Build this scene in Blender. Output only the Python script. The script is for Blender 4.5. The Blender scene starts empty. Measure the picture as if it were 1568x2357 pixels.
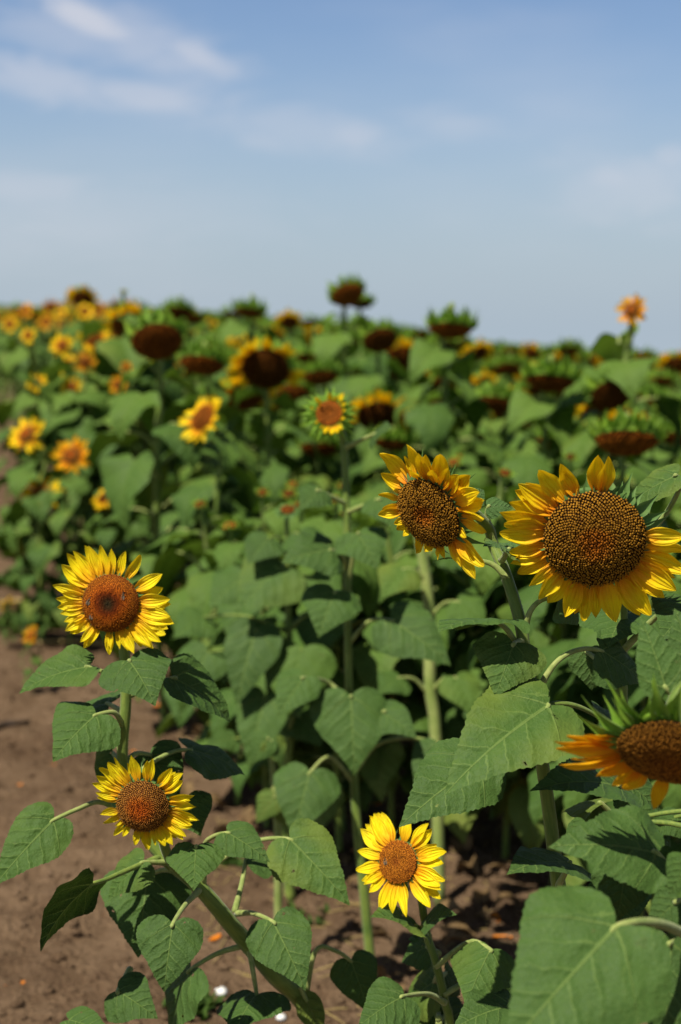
import bpy, math, random
import numpy as np
from mathutils import Vector, Matrix

R = math.radians
sc = bpy.context.scene
COL = sc.collection
rng = np.random.default_rng(11)
random.seed(5)

# ------------------------------------------------------------------ camera
F_PX = 3267.0                      # focal length in "view units" (frame 1568 x 2357)
CX, CY, HY = 784.0, 1178.5, 760.0
TH = math.atan((CY - HY) / F_PX)
CAM = np.array([0.0, 0.0, 1.55])
FWD = np.array([0.0, math.cos(TH), -math.sin(TH)])
UPV = np.array([0.0, math.sin(TH), math.cos(TH)])
RGT = np.array([1.0, 0.0, 0.0])

def P(px, py, d):
    """a point of the place at depth d seen in direction px, py"""
    return CAM + d * (FWD + RGT * (px - CX) / F_PX - UPV * (py - CY) / F_PX)

def ray(px, py):
    return FWD + RGT * (px - CX) / F_PX - UPV * (py - CY) / F_PX

def proj(p):
    v = np.asarray(p) - CAM
    d = v @ FWD
    return CX + F_PX * (v @ RGT) / d, CY - F_PX * (v @ UPV) / d, d

def sstep(a, b, x):
    t = np.clip((x - a) / (b - a), 0, 1)
    return t * t * (3 - 2 * t)

def gz(x, y):
    return -0.08 * x * sstep(3.0, 9.0, y)

cam_d = bpy.data.cameras.new("camera")
cam = bpy.data.objects.new("camera", cam_d)
COL.objects.link(cam)
cam.location = CAM
cam.rotation_euler = (math.pi / 2 - TH, 0, 0)
cam_d.sensor_fit = 'VERTICAL'
cam_d.sensor_height = 36.0
cam_d.lens = F_PX * 36.0 / 2357.0
cam_d.clip_end = 3000
cam_d.clip_start = 0.05
cam_d.dof.use_dof = True
cam_d.dof.focus_distance = 2.02
cam_d.dof.aperture_fstop = 3.0
sc.camera = cam

# ------------------------------------------------------------------ light
SUN_EL, SUN_AZ = R(60), R(-41)      # azimuth measured from straight behind the camera, towards the left
sdir = np.array([math.sin(SUN_AZ) * math.cos(SUN_EL), -math.cos(SUN_AZ) * math.cos(SUN_EL), math.sin(SUN_EL)])
sd = bpy.data.lights.new("sun", 'SUN')
sd.energy = 5.0
sd.angle = R(0.5)
sd.color = (1.0, 0.93, 0.80)
so = bpy.data.objects.new("sun", sd)
COL.objects.link(so)
so.rotation_euler = Vector(sdir).to_track_quat('Z', 'Y').to_euler()
so.location = (0, 0, 20)

sc.view_settings.view_transform = 'Standard'
sc.view_settings.look = 'None'
sc.view_settings.exposure = 0.40
sc.view_settings.gamma = 1.0

# ------------------------------------------------------------------ node helper
class NT:
    def __init__(s, tree):
        s.t = tree
        s.n = tree.nodes
        s.l = tree.links
    def new(s, typ, **kw):
        nd = s.n.new(typ)
        for k, v in kw.items():
            setattr(nd, k, v)
        return nd
    def put(s, sock, v):
        if isinstance(v, bpy.types.NodeSocket):
            s.l.new(v, sock)
        elif v is not None:
            if isinstance(v, tuple) and len(v) == 3 and sock.type == 'RGBA':
                v = v + (1.0,)
            sock.default_value = v
    def m(s, op, a, b=None, c=None, clamp=False):
        nd = s.new('ShaderNodeMath', operation=op, use_clamp=clamp)
        s.put(nd.inputs[0], a)
        if b is not None: s.put(nd.inputs[1], b)
        if c is not None: s.put(nd.inputs[2], c)
        return nd.outputs[0]
    def mix(s, f, a, b, blend='MIX'):
        nd = s.new('ShaderNodeMix', data_type='RGBA', blend_type=blend)
        s.put(nd.inputs[0], f); s.put(nd.inputs[6], a); s.put(nd.inputs[7], b)
        return nd.outputs[2]
    def ss(s, v, a, b):
        nd = s.new('ShaderNodeMapRange', interpolation_type='SMOOTHSTEP')
        s.put(nd.inputs[0], v); nd.inputs[1].default_value = a; nd.inputs[2].default_value = b
        nd.inputs[3].default_value = 0; nd.inputs[4].default_value = 1
        return nd.outputs[0]
    def noise(s, vec, scale, detail=3, rough=0.55, dist=0.0, out=0):
        nd = s.new('ShaderNodeTexNoise')
        if vec is not None: s.put(nd.inputs['Vector'], vec)
        nd.inputs['Scale'].default_value = scale
        nd.inputs['Detail'].default_value = detail
        nd.inputs['Roughness'].default_value = rough
        nd.inputs['Distortion'].default_value = dist
        return nd.outputs[out]
    def ramp(s, f, stops):
        nd = s.new('ShaderNodeValToRGB')
        el = nd.color_ramp.elements
        while len(el) < len(stops): el.new(0.5)
        for e, (p, c) in zip(el, stops):
            e.position = p; e.color = c + (1.0,)
        s.put(nd.inputs[0], f)
        return nd.outputs[0]

def mat(name):
    m = bpy.data.materials.new(name)
    m.use_nodes = True
    m.node_tree.nodes.clear()
    g = NT(m.node_tree)
    return m, g

def finish(g, col, rough=0.6, spec=0.3, transl=0.0, tcol=None, height=None, bdist=0.001, bstr=0.5, sheen=0.0, hole=None):
    b = g.new('ShaderNodeBsdfPrincipled')
    g.put(b.inputs['Base Color'], col)
    g.put(b.inputs['Roughness'], rough)
    b.inputs['Specular IOR Level'].default_value = spec
    if sheen: 
        b.inputs['Sheen Weight'].default_value = sheen
    if height is not None:
        bp = g.new('ShaderNodeBump')
        bp.inputs['Strength'].default_value = bstr
        bp.inputs['Distance'].default_value = bdist
        g.put(bp.inputs['Height'], height)
        g.l.new(bp.outputs[0], b.inputs['Normal'])
    out = g.new('ShaderNodeOutputMaterial')
    if transl:
        t = g.new('ShaderNodeBsdfTranslucent')
        g.put(t.inputs[0], tcol if tcol is not None else col)
        mx = g.new('ShaderNodeMixShader')
        mx.inputs[0].default_value = transl
        g.l.new(b.outputs[0], mx.inputs[1]); g.l.new(t.outputs[0], mx.inputs[2])
        if hole is not None:
            tp = g.new('ShaderNodeBsdfTransparent'); m2 = g.new('ShaderNodeMixShader'); g.l.new(hole, m2.inputs[0])
            g.l.new(mx.outputs[0], m2.inputs[1]); g.l.new(tp.outputs[0], m2.inputs[2]); g.l.new(m2.outputs[0], out.inputs[0])
        else: g.l.new(mx.outputs[0], out.inputs[0])
    else:
        g.l.new(b.outputs[0], out.inputs[0])

def rnd_attr(g):
    a = g.new('ShaderNodeAttribute', attribute_name='rnd')
    o = g.new('ShaderNodeObjectInfo')
    return g.m('FRACT', g.m('ADD', a.outputs['Fac'], o.outputs['Random']))

def leaf_material(name, c_dark, c_light, c_vein, transl=0.08, detail=True, holes=False):
    m, g = mat(name)
    uvn = g.new('ShaderNodeUVMap')
    sp = g.new('ShaderNodeSeparateXYZ')
    g.l.new(uvn.outputs[0], sp.inputs[0])
    xs, y = sp.outputs[0], sp.outputs[1]
    x = g.m('ABSOLUTE', xs)
    # distance to the nearest side vein leaving the midrib
    y0 = g.m('ADD', g.m('SUBTRACT', y, g.m('MULTIPLY', x, 0.72)), g.m('MULTIPLY', g.m('MULTIPLY', x, x), -0.75))
    side = g.m('MULTIPLY', g.m('GREATER_THAN', xs, 0.0), 0.35)
    ph = g.m('ADD', g.m('MULTIPLY', g.m('ADD', y0, g.m('MULTIPLY', g.m('MULTIPLY', y0, y0), 0.35)), 4.0), side)
    w = g.noise(uvn.outputs[0], 6, 3)
    ph = g.m('ADD', ph, g.m('MULTIPLY', g.m('SUBTRACT', w, 0.5), 0.75))
    fr = g.m('ABSOLUTE', g.m('SUBTRACT', g.m('FRACT', ph), 0.5))
    dist = g.m('MULTIPLY', g.m('SUBTRACT', 0.5, fr), 0.15)          # 0 on a vein
    wid = g.m('MAXIMUM', g.m('SUBTRACT', 0.0070, g.m('MULTIPLY', x, 0.016)), 0.0012)
    side_v = g.m('SUBTRACT', 1.0, g.ss(g.m('DIVIDE', dist, wid), 0.45, 1.25))
    mid = g.m('SUBTRACT', 1.0, g.ss(g.m('DIVIDE', x, g.m('ADD', 0.003, g.m('MULTIPLY', g.m('SUBTRACT', 1.0, y), 0.010))), 0.6, 1.3))
    # two strong veins from the petiole
    bas = g.m('ABSOLUTE', g.m('SUBTRACT', g.m('ADD', g.m('SUBTRACT', y, g.m('MULTIPLY', x, 0.62)), g.m('MULTIPLY', g.m('MULTIPLY', x, x), -0.35)), 0.0))
    bas_v = g.m('SUBTRACT', 1.0, g.ss(g.m('DIVIDE', bas, g.m('MAXIMUM', g.m('SUBTRACT', 0.011, g.m('MULTIPLY', x, 0.02)), 0.003)), 0.5, 1.3))
    vein = g.m('MAXIMUM', g.m('MAXIMUM', mid, bas_v), g.m('MULTIPLY', g.m('MULTIPLY', side_v, g.ss(x, 0.46, 0.05)), 0.72), clamp=True)
    vo = g.new('ShaderNodeTexVoronoi', feature='DISTANCE_TO_EDGE')
    vo.inputs['Scale'].default_value = 26
    g.l.new(uvn.outputs[0], vo.inputs['Vector'])
    net = g.m('SUBTRACT', 1.0, g.ss(vo.outputs['Distance'], 0.0, 0.10))
    r = rnd_attr(g)
    n1 = g.noise(uvn.outputs[0], 3.2, 4)
    n2 = g.noise(uvn.outputs[0], 22, 3)
    f = g.m('ADD', g.m('MULTIPLY', n1, 0.75), g.m('MULTIPLY', r, 0.75))
    f = g.m('ADD', g.m('SUBTRACT', f, 0.45), g.m('MULTIPLY', g.m('SUBTRACT', n2, 0.5), 0.35), clamp=True)
    col = g.mix(f, c_dark, c_light)
    col = g.mix(g.m('MULTIPLY', net, 0.16), col, c_vein)
    col = g.mix(g.m('MULTIPLY', vein, g.m('ADD', 0.45, g.m('MULTIPLY', n1, 0.45))), col, c_vein)
    yl = g.m('MULTIPLY', g.ss(r, 0.80, 0.98), g.ss(g.m('ADD', g.m('MULTIPLY', x, 1.2), g.m('MULTIPLY', n1, 0.9)), 0.45, 0.95))
    col = g.mix(g.m('MULTIPLY', yl, 0.75), col, (0.20, 0.22, 0.02))
    oi2 = g.new('ShaderNodeObjectInfo'); va = g.new('ShaderNodeVectorMath', operation='ADD'); g.l.new(uvn.outputs[0], va.inputs[0])
    cb = g.new('ShaderNodeCombineXYZ'); g.put(cb.inputs[0], g.m('MULTIPLY', oi2.outputs['Random'], 37.0)); g.put(cb.inputs[1], g.m('MULTIPLY', r, 19.0)); g.l.new(cb.outputs[0], va.inputs[1])
    bn = g.noise(va.outputs[0], 6.5, 3, 0.6)
    br = g.m('MULTIPLY', g.ss(bn, 0.67, 0.70), g.ss(x, 0.05, 0.20))
    hole = g.m('MULTIPLY', g.ss(bn, 0.705, 0.712), g.ss(x, 0.06, 0.10)) if holes else None
    col = g.mix(g.m('MULTIPLY', br, 0.8), col, (0.085, 0.050, 0.018))
    col = g.mix(g.m('MULTIPLY', g.ss(n1, 0.35, 0.75), 0.28), col, g.mix(0.5, c_light, (0.085, 0.16, 0.02)))
    # small pale and brown specks, a little yellowing of the margin on some leaves
    sp1 = g.ss(g.noise(uvn.outputs[0], 46, 2), 0.70, 0.76)
    col = g.mix(g.m('MULTIPLY', sp1, 0.45), col, (0.22, 0.26, 0.07))
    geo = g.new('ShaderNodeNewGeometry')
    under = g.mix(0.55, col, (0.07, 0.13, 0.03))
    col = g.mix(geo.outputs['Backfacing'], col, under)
    h = g.m('ADD', g.m('MULTIPLY', g.m('SUBTRACT', g.ss(dist, 0.0, 0.05), 0.0), 0.75), g.m('MULTIPLY', n2, 0.35))
    h = g.m('ADD', h, g.m('MULTIPLY', g.noise(uvn.outputs[0], 11, 3, 0.6), 0.9))
    h = g.m('SUBTRACT', h, g.m('MULTIPLY', net, 0.12))
    h = g.m('SUBTRACT', h, g.m('MULTIPLY', g.m('MAXIMUM', mid, bas_v), 0.5))
    tc = g.mix(0.5, col, (0.13, 0.24, 0.02))
    finish(g, col, rough=g.m('ADD', 0.52, g.m('MULTIPLY', n2, 0.2)), spec=0.17, transl=transl, tcol=tc, height=h, bdist=0.0027, bstr=0.75, hole=hole)
    return m

M = {}
M['leaf'] = leaf_material('leaf_green', (0.008, 0.034, 0.005), (0.038, 0.098, 0.006), (0.23, 0.31, 0.075), holes=True)
M['leaf_young'] = leaf_material('young_leaf_green', (0.050, 0.125, 0.038), (0.090, 0.19, 0.055), (0.26, 0.34, 0.16))
M['leaf_yellow'] = leaf_material('yellowing_leaf', (0.10, 0.17, 0.02), (0.30, 0.30, 0.03), (0.40, 0.38, 0.12), transl=0.2)
M['leaf_top'] = leaf_material('top_leaf_lime', (0.085, 0.17, 0.014), (0.20, 0.31, 0.03), (0.26, 0.36, 0.08), transl=0.22)
M['leaf_far'] = leaf_material('crop_leaf_green', (0.015, 0.054, 0.004), (0.105, 0.185, 0.009), (0.15, 0.24, 0.04), transl=0.12)

def petal_material(name, tip, mid, base, tr=0.32):
    m, g = mat(name)
    uvn = g.new('ShaderNodeUVMap')
    sp = g.new('ShaderNodeSeparateXYZ'); g.l.new(uvn.outputs[0], sp.inputs[0])
    v, t = sp.outputs[0], sp.outputs[1]
    r = rnd_attr(g)
    t2 = g.m('ADD', t, g.m('MULTIPLY', g.m('SUBTRACT', r, 0.5), 0.14))
    col = g.ramp(t2, [(0.0, base), (0.24, mid), (0.52, tip), (1.0, tip)])
    mp = g.new('ShaderNodeMapping'); g.l.new(uvn.outputs[0], mp.inputs[0])
    mp.inputs['Scale'].default_value = (7.0, 0.8, 1.0)
    n = g.noise(mp.outputs[0], 2.2, 4, 0.6)
    col = g.mix(g.m('MULTIPLY', g.ss(n, 0.46, 0.68), 0.42), col, mid)
    dry = g.m('MULTIPLY', g.ss(g.m('ADD', t, g.m('MULTIPLY', g.noise(uvn.outputs[0], 6, 2), 0.22)), 1.08, 1.16), g.ss(r, 0.45, 0.6))
    col = g.mix(g.m('MULTIPLY', dry, 0.8), col, (0.22, 0.10, 0.02))
    wv = g.m('SINE', g.m('MULTIPLY', v, 31.0))
    h = g.m('ADD', g.m('MULTIPLY', wv, 0.3), g.m('MULTIPLY', n, 0.9))
    finish(g, col, rough=0.55, spec=0.22, transl=tr, tcol=g.mix(0.35, col, mid), height=h, bdist=0.0022, bstr=0.9)
    return m
M['petal_lemon'] = petal_material('petal_lemon', (0.98, 0.80, 0.008), (0.96, 0.56, 0.007), (0.84, 0.33, 0.005), tr=.26)
M['petal_gold'] = petal_material('petal_gold', (0.98, 0.72, 0.006), (0.95, 0.47, 0.006), (0.84, 0.24, 0.005), tr=.32)
M['petal_amber'] = petal_material('petal_amber', (0.98, 0.54, 0.008), (0.92, 0.33, 0.006), (0.74, 0.15, 0.005), tr=0.45)

def disc_material(name, stops_tip, stops_base):
    """uv.x = distance from the disc centre, uv.y = height along a floret"""
    m, g = mat(name)
    uvn = g.new('ShaderNodeUVMap')
    sp = g.new('ShaderNodeSeparateXYZ'); g.l.new(uvn.outputs[0], sp.inputs[0])
    rr, hh = sp.outputs[0], sp.outputs[1]
    tcn = g.new('ShaderNodeTexCoord')
    n = g.noise(tcn.outputs['Object'], 45, 3)
    r2 = g.m('ADD', rr, g.m('MULTIPLY', g.m('SUBTRACT', n, 0.5), 0.28))
    tip = g.ramp(r2, stops_tip)
    bas = g.ramp(r2, stops_base)
    a = g.new('ShaderNodeAttribute', attribute_name='rnd')
    col = g.mix(g.ss(hh, 0.35, 0.95), bas, tip)
    col = g.mix(g.m('MULTIPLY', g.ss(a.outputs['Fac'], 0.45, 1.0), 0.55), col, bas)
    if 'dark_brown' in name:
        oi = g.new('ShaderNodeObjectInfo')
        col = g.mix(oi.outputs['Random'], g.mix(1.0, col, (0.55, 0.55, 0.55), 'MULTIPLY'), g.mix(1.0, col, (1.7, 1.45, 1.3), 'MULTIPLY'))
    finish(g, col, rough=0.8, spec=0.05)
    return m
M['disc_tan'] = disc_material('disc_golden_brown',
    [(0.0, (0.52, 0.15, 0.013)), (0.26, (0.46, 0.16, 0.015)), (0.42, (0.36, 0.17, 0.018)), (1.0, (0.42, 0.20, 0.02))],
    [(0.0, (0.09, 0.026, 0.005)), (1.0, (0.030, 0.014, 0.004))])
M['disc_shade'] = disc_material('disc_shaded_brown',  # browns darkened, shade of the hanging head put into the colour
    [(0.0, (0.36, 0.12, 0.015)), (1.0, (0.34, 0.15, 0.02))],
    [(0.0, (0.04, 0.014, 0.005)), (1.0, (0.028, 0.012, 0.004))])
M['disc_orange'] = disc_material('disc_orange_red',
    [(0.0, (0.05, 0.045, 0.02)), (0.18, (0.07, 0.035, 0.012)), (0.36, (0.26, 0.05, 0.008)), (0.56, (0.62, 0.15, 0.012)), (0.86, (0.52, 0.17, 0.015)), (1.0, (0.20, 0.07, 0.012))],
    [(0.0, (0.03, 0.02, 0.01)), (0.4, (0.12, 0.025, 0.006)), (1.0, (0.16, 0.04, 0.008))])
M['disc_rust'] = disc_material('disc_rust',
    [(0.0, (0.62, 0.12, 0.012)), (0.35, (0.58, 0.15, 0.015)), (0.6, (0.40, 0.17, 0.03)), (1.0, (0.36, 0.16, 0.025))],
    [(0.0, (0.16, 0.03, 0.008)), (1.0, (0.05, 0.02, 0.006))])
M['disc_bright'] = disc_material('disc_bright_orange',
    [(0.0, (0.36, 0.10, 0.015)), (0.35, (0.62, 0.22, 0.02)), (1.0, (0.60, 0.20, 0.018))],
    [(0.0, (0.06, 0.015, 0.005)), (1.0, (0.11, 0.022, 0.005))])
M['disc_brown'] = disc_material('disc_dark_brown',
    [(0.0, (0.26, 0.09, 0.012)), (0.5, (0.24, 0.085, 0.012)), (1.0, (0.40, 0.13, 0.015))],
    [(0.0, (0.030, 0.012, 0.004)), (1.0, (0.026, 0.010, 0.004))])

def plain_green(name, a, b, scale=60, tr=0.0, rough=0.6, streak=False):
    m, g = mat(name)
    tcn = g.new('ShaderNodeTexCoord')
    vec = tcn.outputs['Object']
    if streak:
        uvn = g.new('ShaderNodeUVMap')
        mp = g.new('ShaderNodeMapping'); g.l.new(uvn.outputs[0], mp.inputs[0])
        mp.inputs['Scale'].default_value = (9.0, 30.0, 1.0)
        n = g.noise(mp.outputs[0], 1.0, 5, 0.65)
    else:
        n = g.noise(vec, scale, 4)
    n3 = g.noise(vec, 9, 3)
    f = g.m('ADD', g.m('MULTIPLY', n, 0.6), g.m('MULTIPLY', n3, 0.6))
    col = g.mix(g.ss(f, 0.38, 0.82), a, b)
    finish(g, col, rough=rough, spec=0.25, transl=tr, height=n, bdist=0.0012, bstr=0.6, sheen=0.15)
    return m
M['stem'] = plain_green('stem_green', (0.075, 0.140, 0.018), (0.21, 0.27, 0.045), streak=True)
M['petiole'] = plain_green('petiole_pale', (0.15, 0.22, 0.04), (0.34, 0.38, 0.12), streak=True)
M['bract'] = plain_green('bract_green', (0.060, 0.145, 0.030), (0.15, 0.26, 0.050), 90, tr=0.18)
M['bract_far'] = plain_green('bract_yellow_green', (0.12, 0.26, 0.018), (0.30, 0.46, 0.035), 50, tr=0.3)

# ------------------------------------------------------------------ mesh container
class G:
    def __init__(s):
        s.V = []; s.F = []; s.UV = []; s.RD = []; s.n = 0
    def add(s, V, F, uv=None, rnd=0.0, mi=0):
        V = np.asarray(V, float)
        if isinstance(F, np.ndarray): F = [F]
        for f in F:
            if len(f): s.F.append((np.asarray(f, np.int64) + s.n, mi))
        s.V.append(V)
        s.UV.append(np.zeros((len(V), 2)) if uv is None else np.asarray(uv, float))
        r = np.asarray(rnd, float)
        s.RD.append(np.full(len(V), float(r)) if r.ndim == 0 else r)
        s.n += len(V)
    def arrays(s):
        return np.vstack(s.V), np.vstack(s.UV), np.concatenate(s.RD)
    def merge(s, o, mtx=None, mi_shift=0, rnd=None):
        V, uv, rd = o.arrays()
        if mtx is not None:
            V = V @ mtx[:3, :3].T + mtx[:3, 3]
        base = s.n
        s.V.append(V); s.UV.append(uv); s.RD.append(rd if rnd is None else np.full(len(V), rnd))
        for f, mi in o.F:
            s.F.append((f + base, mi + mi_shift))
        s.n += len(V)
    def mesh(s, name, mats, smooth=True):
        V, uv, rd = s.arrays()
        me = bpy.data.meshes.new(name)
        me.vertices.add(len(V))
        me.vertices.foreach_set('co', V.astype(np.float32).ravel())
        loops = []; starts = []; totals = []; mis = []
        pos = 0
        for f, mi in s.F:
            k = f.shape[1]
            loops.append(f.ravel())
            starts.append(pos + np.arange(len(f)) * k)
            totals.append(np.full(len(f), k)); mis.append(np.full(len(f), mi))
            pos += f.size
        L = np.concatenate(loops).astype(np.int32)
        me.loops.add(len(L)); me.loops.foreach_set('vertex_index', L)
        st = np.concatenate(starts).astype(np.int32)
        me.polygons.add(len(st))
        me.polygons.foreach_set('loop_start', st)
        me.polygons.foreach_set('loop_total', np.concatenate(totals).astype(np.int32))
        me.polygons.foreach_set('material_index', np.concatenate(mis).astype(np.int32))
        me.polygons.foreach_set('use_smooth', np.full(len(st), smooth))
        ul = me.uv_layers.new(name='UVMap')
        ul.data.foreach_set('uv', uv[L].astype(np.float32).ravel())
        at = me.attributes.new('rnd', 'FLOAT', 'POINT')
        at.data.foreach_set('value', rd.astype(np.float32))
        for m_ in mats: me.materials.append(m_)
        me.update(calc_edges=True)
        me.validate()
        return me

WORLD = {}
def link(name, me, parent=None, world=None):
    o = bpy.data.objects.new(name, me)
    COL.objects.link(o)
    w = np.eye(4) if world is None else np.asarray(world, float)
    WORLD[o.name] = w
    if parent is not None:
        o.parent = parent
        loc = np.linalg.inv(WORLD[parent.name]) @ w
    else:
        loc = w
    o.matrix_basis = Matrix([list(r) for r in loc])
    return o

def T(v):
    m = np.eye(4); m[:3, 3] = v; return m

def frame(o, xa, ya, za, s=1.0):
    m = np.eye(4)
    m[:3, 0] = xa * s; m[:3, 1] = ya * s; m[:3, 2] = za * s; m[:3, 3] = o
    return m

def nrm(v):
    v = np.asarray(v, float); return v / max(np.linalg.norm(v), 1e-9)

def thing(name, label, cat, loc, group=None):
    o = bpy.data.objects.new(name, None)
    COL.objects.link(o)
    o.empty_display_size = 0.1
    o.location = loc
    WORLD[o.name] = T(loc)
    o['label'] = label; o['category'] = cat
    if group: o['group'] = group
    return o

# ------------------------------------------------------------------ shape makers
def spline(pts, n):
    pts = np.asarray(pts, float)
    P_ = np.vstack([2 * pts[0] - pts[1], pts, 2 * pts[-1] - pts[-2]])
    seg = len(pts) - 1
    t = np.linspace(0, seg, n)
    i = np.minimum(t.astype(int), seg - 1); f = (t - i)[:, None]
    a, b, c, d = P_[i], P_[i + 1], P_[i + 2], P_[i + 3]
    return 0.5 * ((2 * b) + (-a + c) * f + (2 * a - 5 * b + 4 * c - d) * f ** 2 + (-a + 3 * b - 3 * c + d) * f ** 3)

def tube(g, pts, radii, n=20, k=10, mi=0, ribs=0.0, cap=True, lump=0.0, seed=0):
    c = spline(pts, n)
    rad = np.interp(np.linspace(0, 1, n), np.linspace(0, 1, len(radii)), radii)
    r0 = np.random.default_rng(seed)
    tan = np.gradient(c, axis=0)
    tan /= np.linalg.norm(tan, axis=1)[:, None] + 1e-12
    ref = np.array([0.3, 0.2, 0.9]) if abs(tan[0][2]) < 0.8 else np.array([1.0, 0.1, 0.0])
    u = nrm(np.cross(tan[0], ref))
    V = []; UV = []
    ang = np.linspace(0, 2 * math.pi, k, endpoint=False)
    ln = 0
    for i in range(n):
        u = nrm(u - tan[i] * (u @ tan[i])); w = np.cross(tan[i], u)
        if i: ln += np.linalg.norm(c[i] - c[i - 1])
        rr = rad[i] * (1 + ribs * np.cos(ang * 5)) * (1 + lump * (r0.random() - 0.5))
        V.append(c[i] + np.outer(np.cos(ang) * rr, u) + np.outer(np.sin(ang) * rr, w))
        UV.append(np.stack([np.abs(ang / math.pi - 1), np.full(k, ln)], 1))
    V = np.vstack(V); UV = np.vstack(UV)
    i = np.arange(n - 1)[:, None] * k; j = np.arange(k)[None, :]; j2 = (j + 1) % k
    F = np.stack([i + j, i + j2, i + k + j2, i + k + j], -1).reshape(-1, 4)
    Fs = [F]
    if cap:
        V = np.vstack([V, c[0], c[-1]]); UV = np.vstack([UV, [0, 0], [0, ln]])
        a = n * k
        jj = np.arange(k); jn = (jj + 1) % k
        Fs.append(np.stack([np.full(k, a), jn, jj], 1))
        Fs.append(np.stack([np.full(k, a + 1), (n - 1) * k + jj, (n - 1) * k + jn], 1))
    g.add(V, Fs, UV, 0.3, mi)
    return c

OUT = np.array([(0.0, 0.0), (0.05, -0.06), (0.14, -0.115), (0.26, -0.10), (0.36, -0.01), (0.415, 0.12), (0.405, 0.27),
                (0.335, 0.44), (0.235, 0.61), (0.135, 0.77), (0.055, 0.90), (0.0, 1.0)])

def blade(W=0.83, seed=0, m=62, rings=13, teeth=0.017, nteeth=26, droop=0.5, fold=0.12, wave=0.03, quilt=0.006, arch=0.25, twist=0.0, asym=0.08, lobe=1.0):
    """unit-length heart-shaped leaf blade: junction at the origin, tip near +Y, upper face +Z"""
    r = np.random.default_rng(seed)
    half = spline(OUT, 200)
    seg = np.concatenate([[0], np.cumsum(np.linalg.norm(np.diff(half, axis=0), axis=1))])
    s = np.linspace(0, seg[-1], m + 1)
    hx = np.interp(s, seg, half[:, 0]); hy = np.interp(s, seg, half[:, 1])
    hy = np.where(hy < 0, hy * lobe, hy)
    side = []
    for sg in (1, -1):
        f = W / 0.83 * (1 + sg * asym * (r.random() - 0.3))
        x = hx * f; y = hy.copy()
        u = np.linspace(0, 1, m + 1)
        wob = 1 + 0.03 * np.sin(u * 9 + r.random() * 6) + 0.02 * np.sin(u * 21 + r.random() * 6)
        saw = ((u * nteeth + r.random()) % 1.0)
        amp = teeth * np.clip(np.sin(math.pi * np.clip(u, 0.02, 0.985)) * 2.0, 0, 1) * (0.7 + 0.6 * r.random(m + 1))
        dx = np.gradient(x); dy = np.gradient(y); ll = np.hypot(dx, dy) + 1e-9
        nx, ny = dy / ll, -dx / ll
        x = x * wob + nx * amp * (saw - 0.3); y = y + ny * amp * (saw - 0.3)
        x[0] = 0.004; x[-1] = 0.0
        x = np.maximum(x, 0.0)
        side.append((sg * x, y))
    ox = np.concatenate([side[0][0], side[1][0][::-1][1:]])
    oy = np.concatenate([side[0][1], side[1][1][::-1][1:]])
    K = len(ox)
    tt = (np.arange(1, rings + 1) / rings) ** 0.85
    X = np.concatenate([[0.0], (tt[:, None] * ox).ravel()])
    Y = np.concatenate([[0.0], (tt[:, None] * oy).ravel()])
    UV = np.stack([X, Y], 1)
    ax = np.abs(X)
    y0 = Y - 0.72 * ax - 0.75 * ax * ax
    y0 = y0 + 0.35 * y0 * y0
    q = np.abs(((y0 * 4.0 + 0.35 * (X > 0) + 0.12 * np.sin(Y * 9 + 5 * X)) % 1.0) - 0.5) * 2       # 1 on a vein
    edge = np.clip(np.hypot(X / 0.42, (Y - 0.35) / 0.62), 0, 1.3)
    Z = fold * ax * 1.0 - arch * ax * ax * 2.2
    Z += quilt * (1 - q ** 2) * np.clip(ax * 14, 0, 1)
    p1, p2, p3 = r.random(3) * 6.28
    Z += wave * edge ** 2 * (np.sin(8.5 * Y + p1 + 2.0 * np.sign(X)) * 0.7 + 0.5 * np.sin(15 * Y + p2 + np.sign(X)) ) * np.clip(ax * 6, 0, 1)
    Z += 0.02 * np.sin(4 * X + p3) * edge
    pk = quilt * 0.9
    Z += pk * (np.sin(23 * X + 9 * Y + p1) * np.sin(19 * Y - 7 * X + p2) + 0.6 * np.sin(41 * X - 13 * Y + p3) * np.sin(37 * Y + p1)) * np.clip(ax * 10, 0, 1)
    Z += 0.035 * np.sin(3.1 * Y + 2.2 * np.sign(X) * (p1 > 3) + p2) * ax * 2
    # bend along the length
    kap = droop + 1e-6
    ang = kap * Y * (0.55 + 0.45 * np.clip(Y, 0, 1))
    Yb = np.where(np.abs(ang) > 1e-5, np.sin(ang) / kap, Y); Yb = Y * np.sinc(ang / math.pi)
    Zb = -Y * (1 - np.cos(ang)) / np.where(np.abs(ang) > 1e-5, ang, 1) 
    ca, sa = np.cos(ang), np.sin(ang)
    Vx = X; Vy = Yb + Z * sa; Vz = Zb + Z * ca
    if twist:
        a = twist * Y
        Vx, Vz = Vx * np.cos(a) - Vz * np.sin(a), Vx * np.sin(a) + Vz * np.cos(a)
    V = np.stack([Vx, Vy, Vz], 1)
    tipi = 1 + (rings - 1) * K + m
    j = np.arange(K - 1)
    tri = np.stack([np.zeros(K - 1, int), 1 + j, 2 + j], 1)[:, ::-1]
    quads = []
    for k in range(rings - 1):
        a = 1 + k * K; b = a + K
        quads.append(np.stack([a + j, b + j, b + j + 1, a + j + 1], 1)[:, ::-1])
    # align the chord with +Y and scale to unit length
    tip = V[tipi]
    L = np.linalg.norm(tip)
    ya = tip / L; za = nrm(np.array([0, 0, 1.0]) - ya * ya[2]); xa = np.cross(ya, za)
    V = V @ np.stack([xa, ya, za], 1) / L
    g = G()
    g.add(V, [tri] + ([np.vstack(quads)] if quads else []), UV, r.random())
    return g

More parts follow.
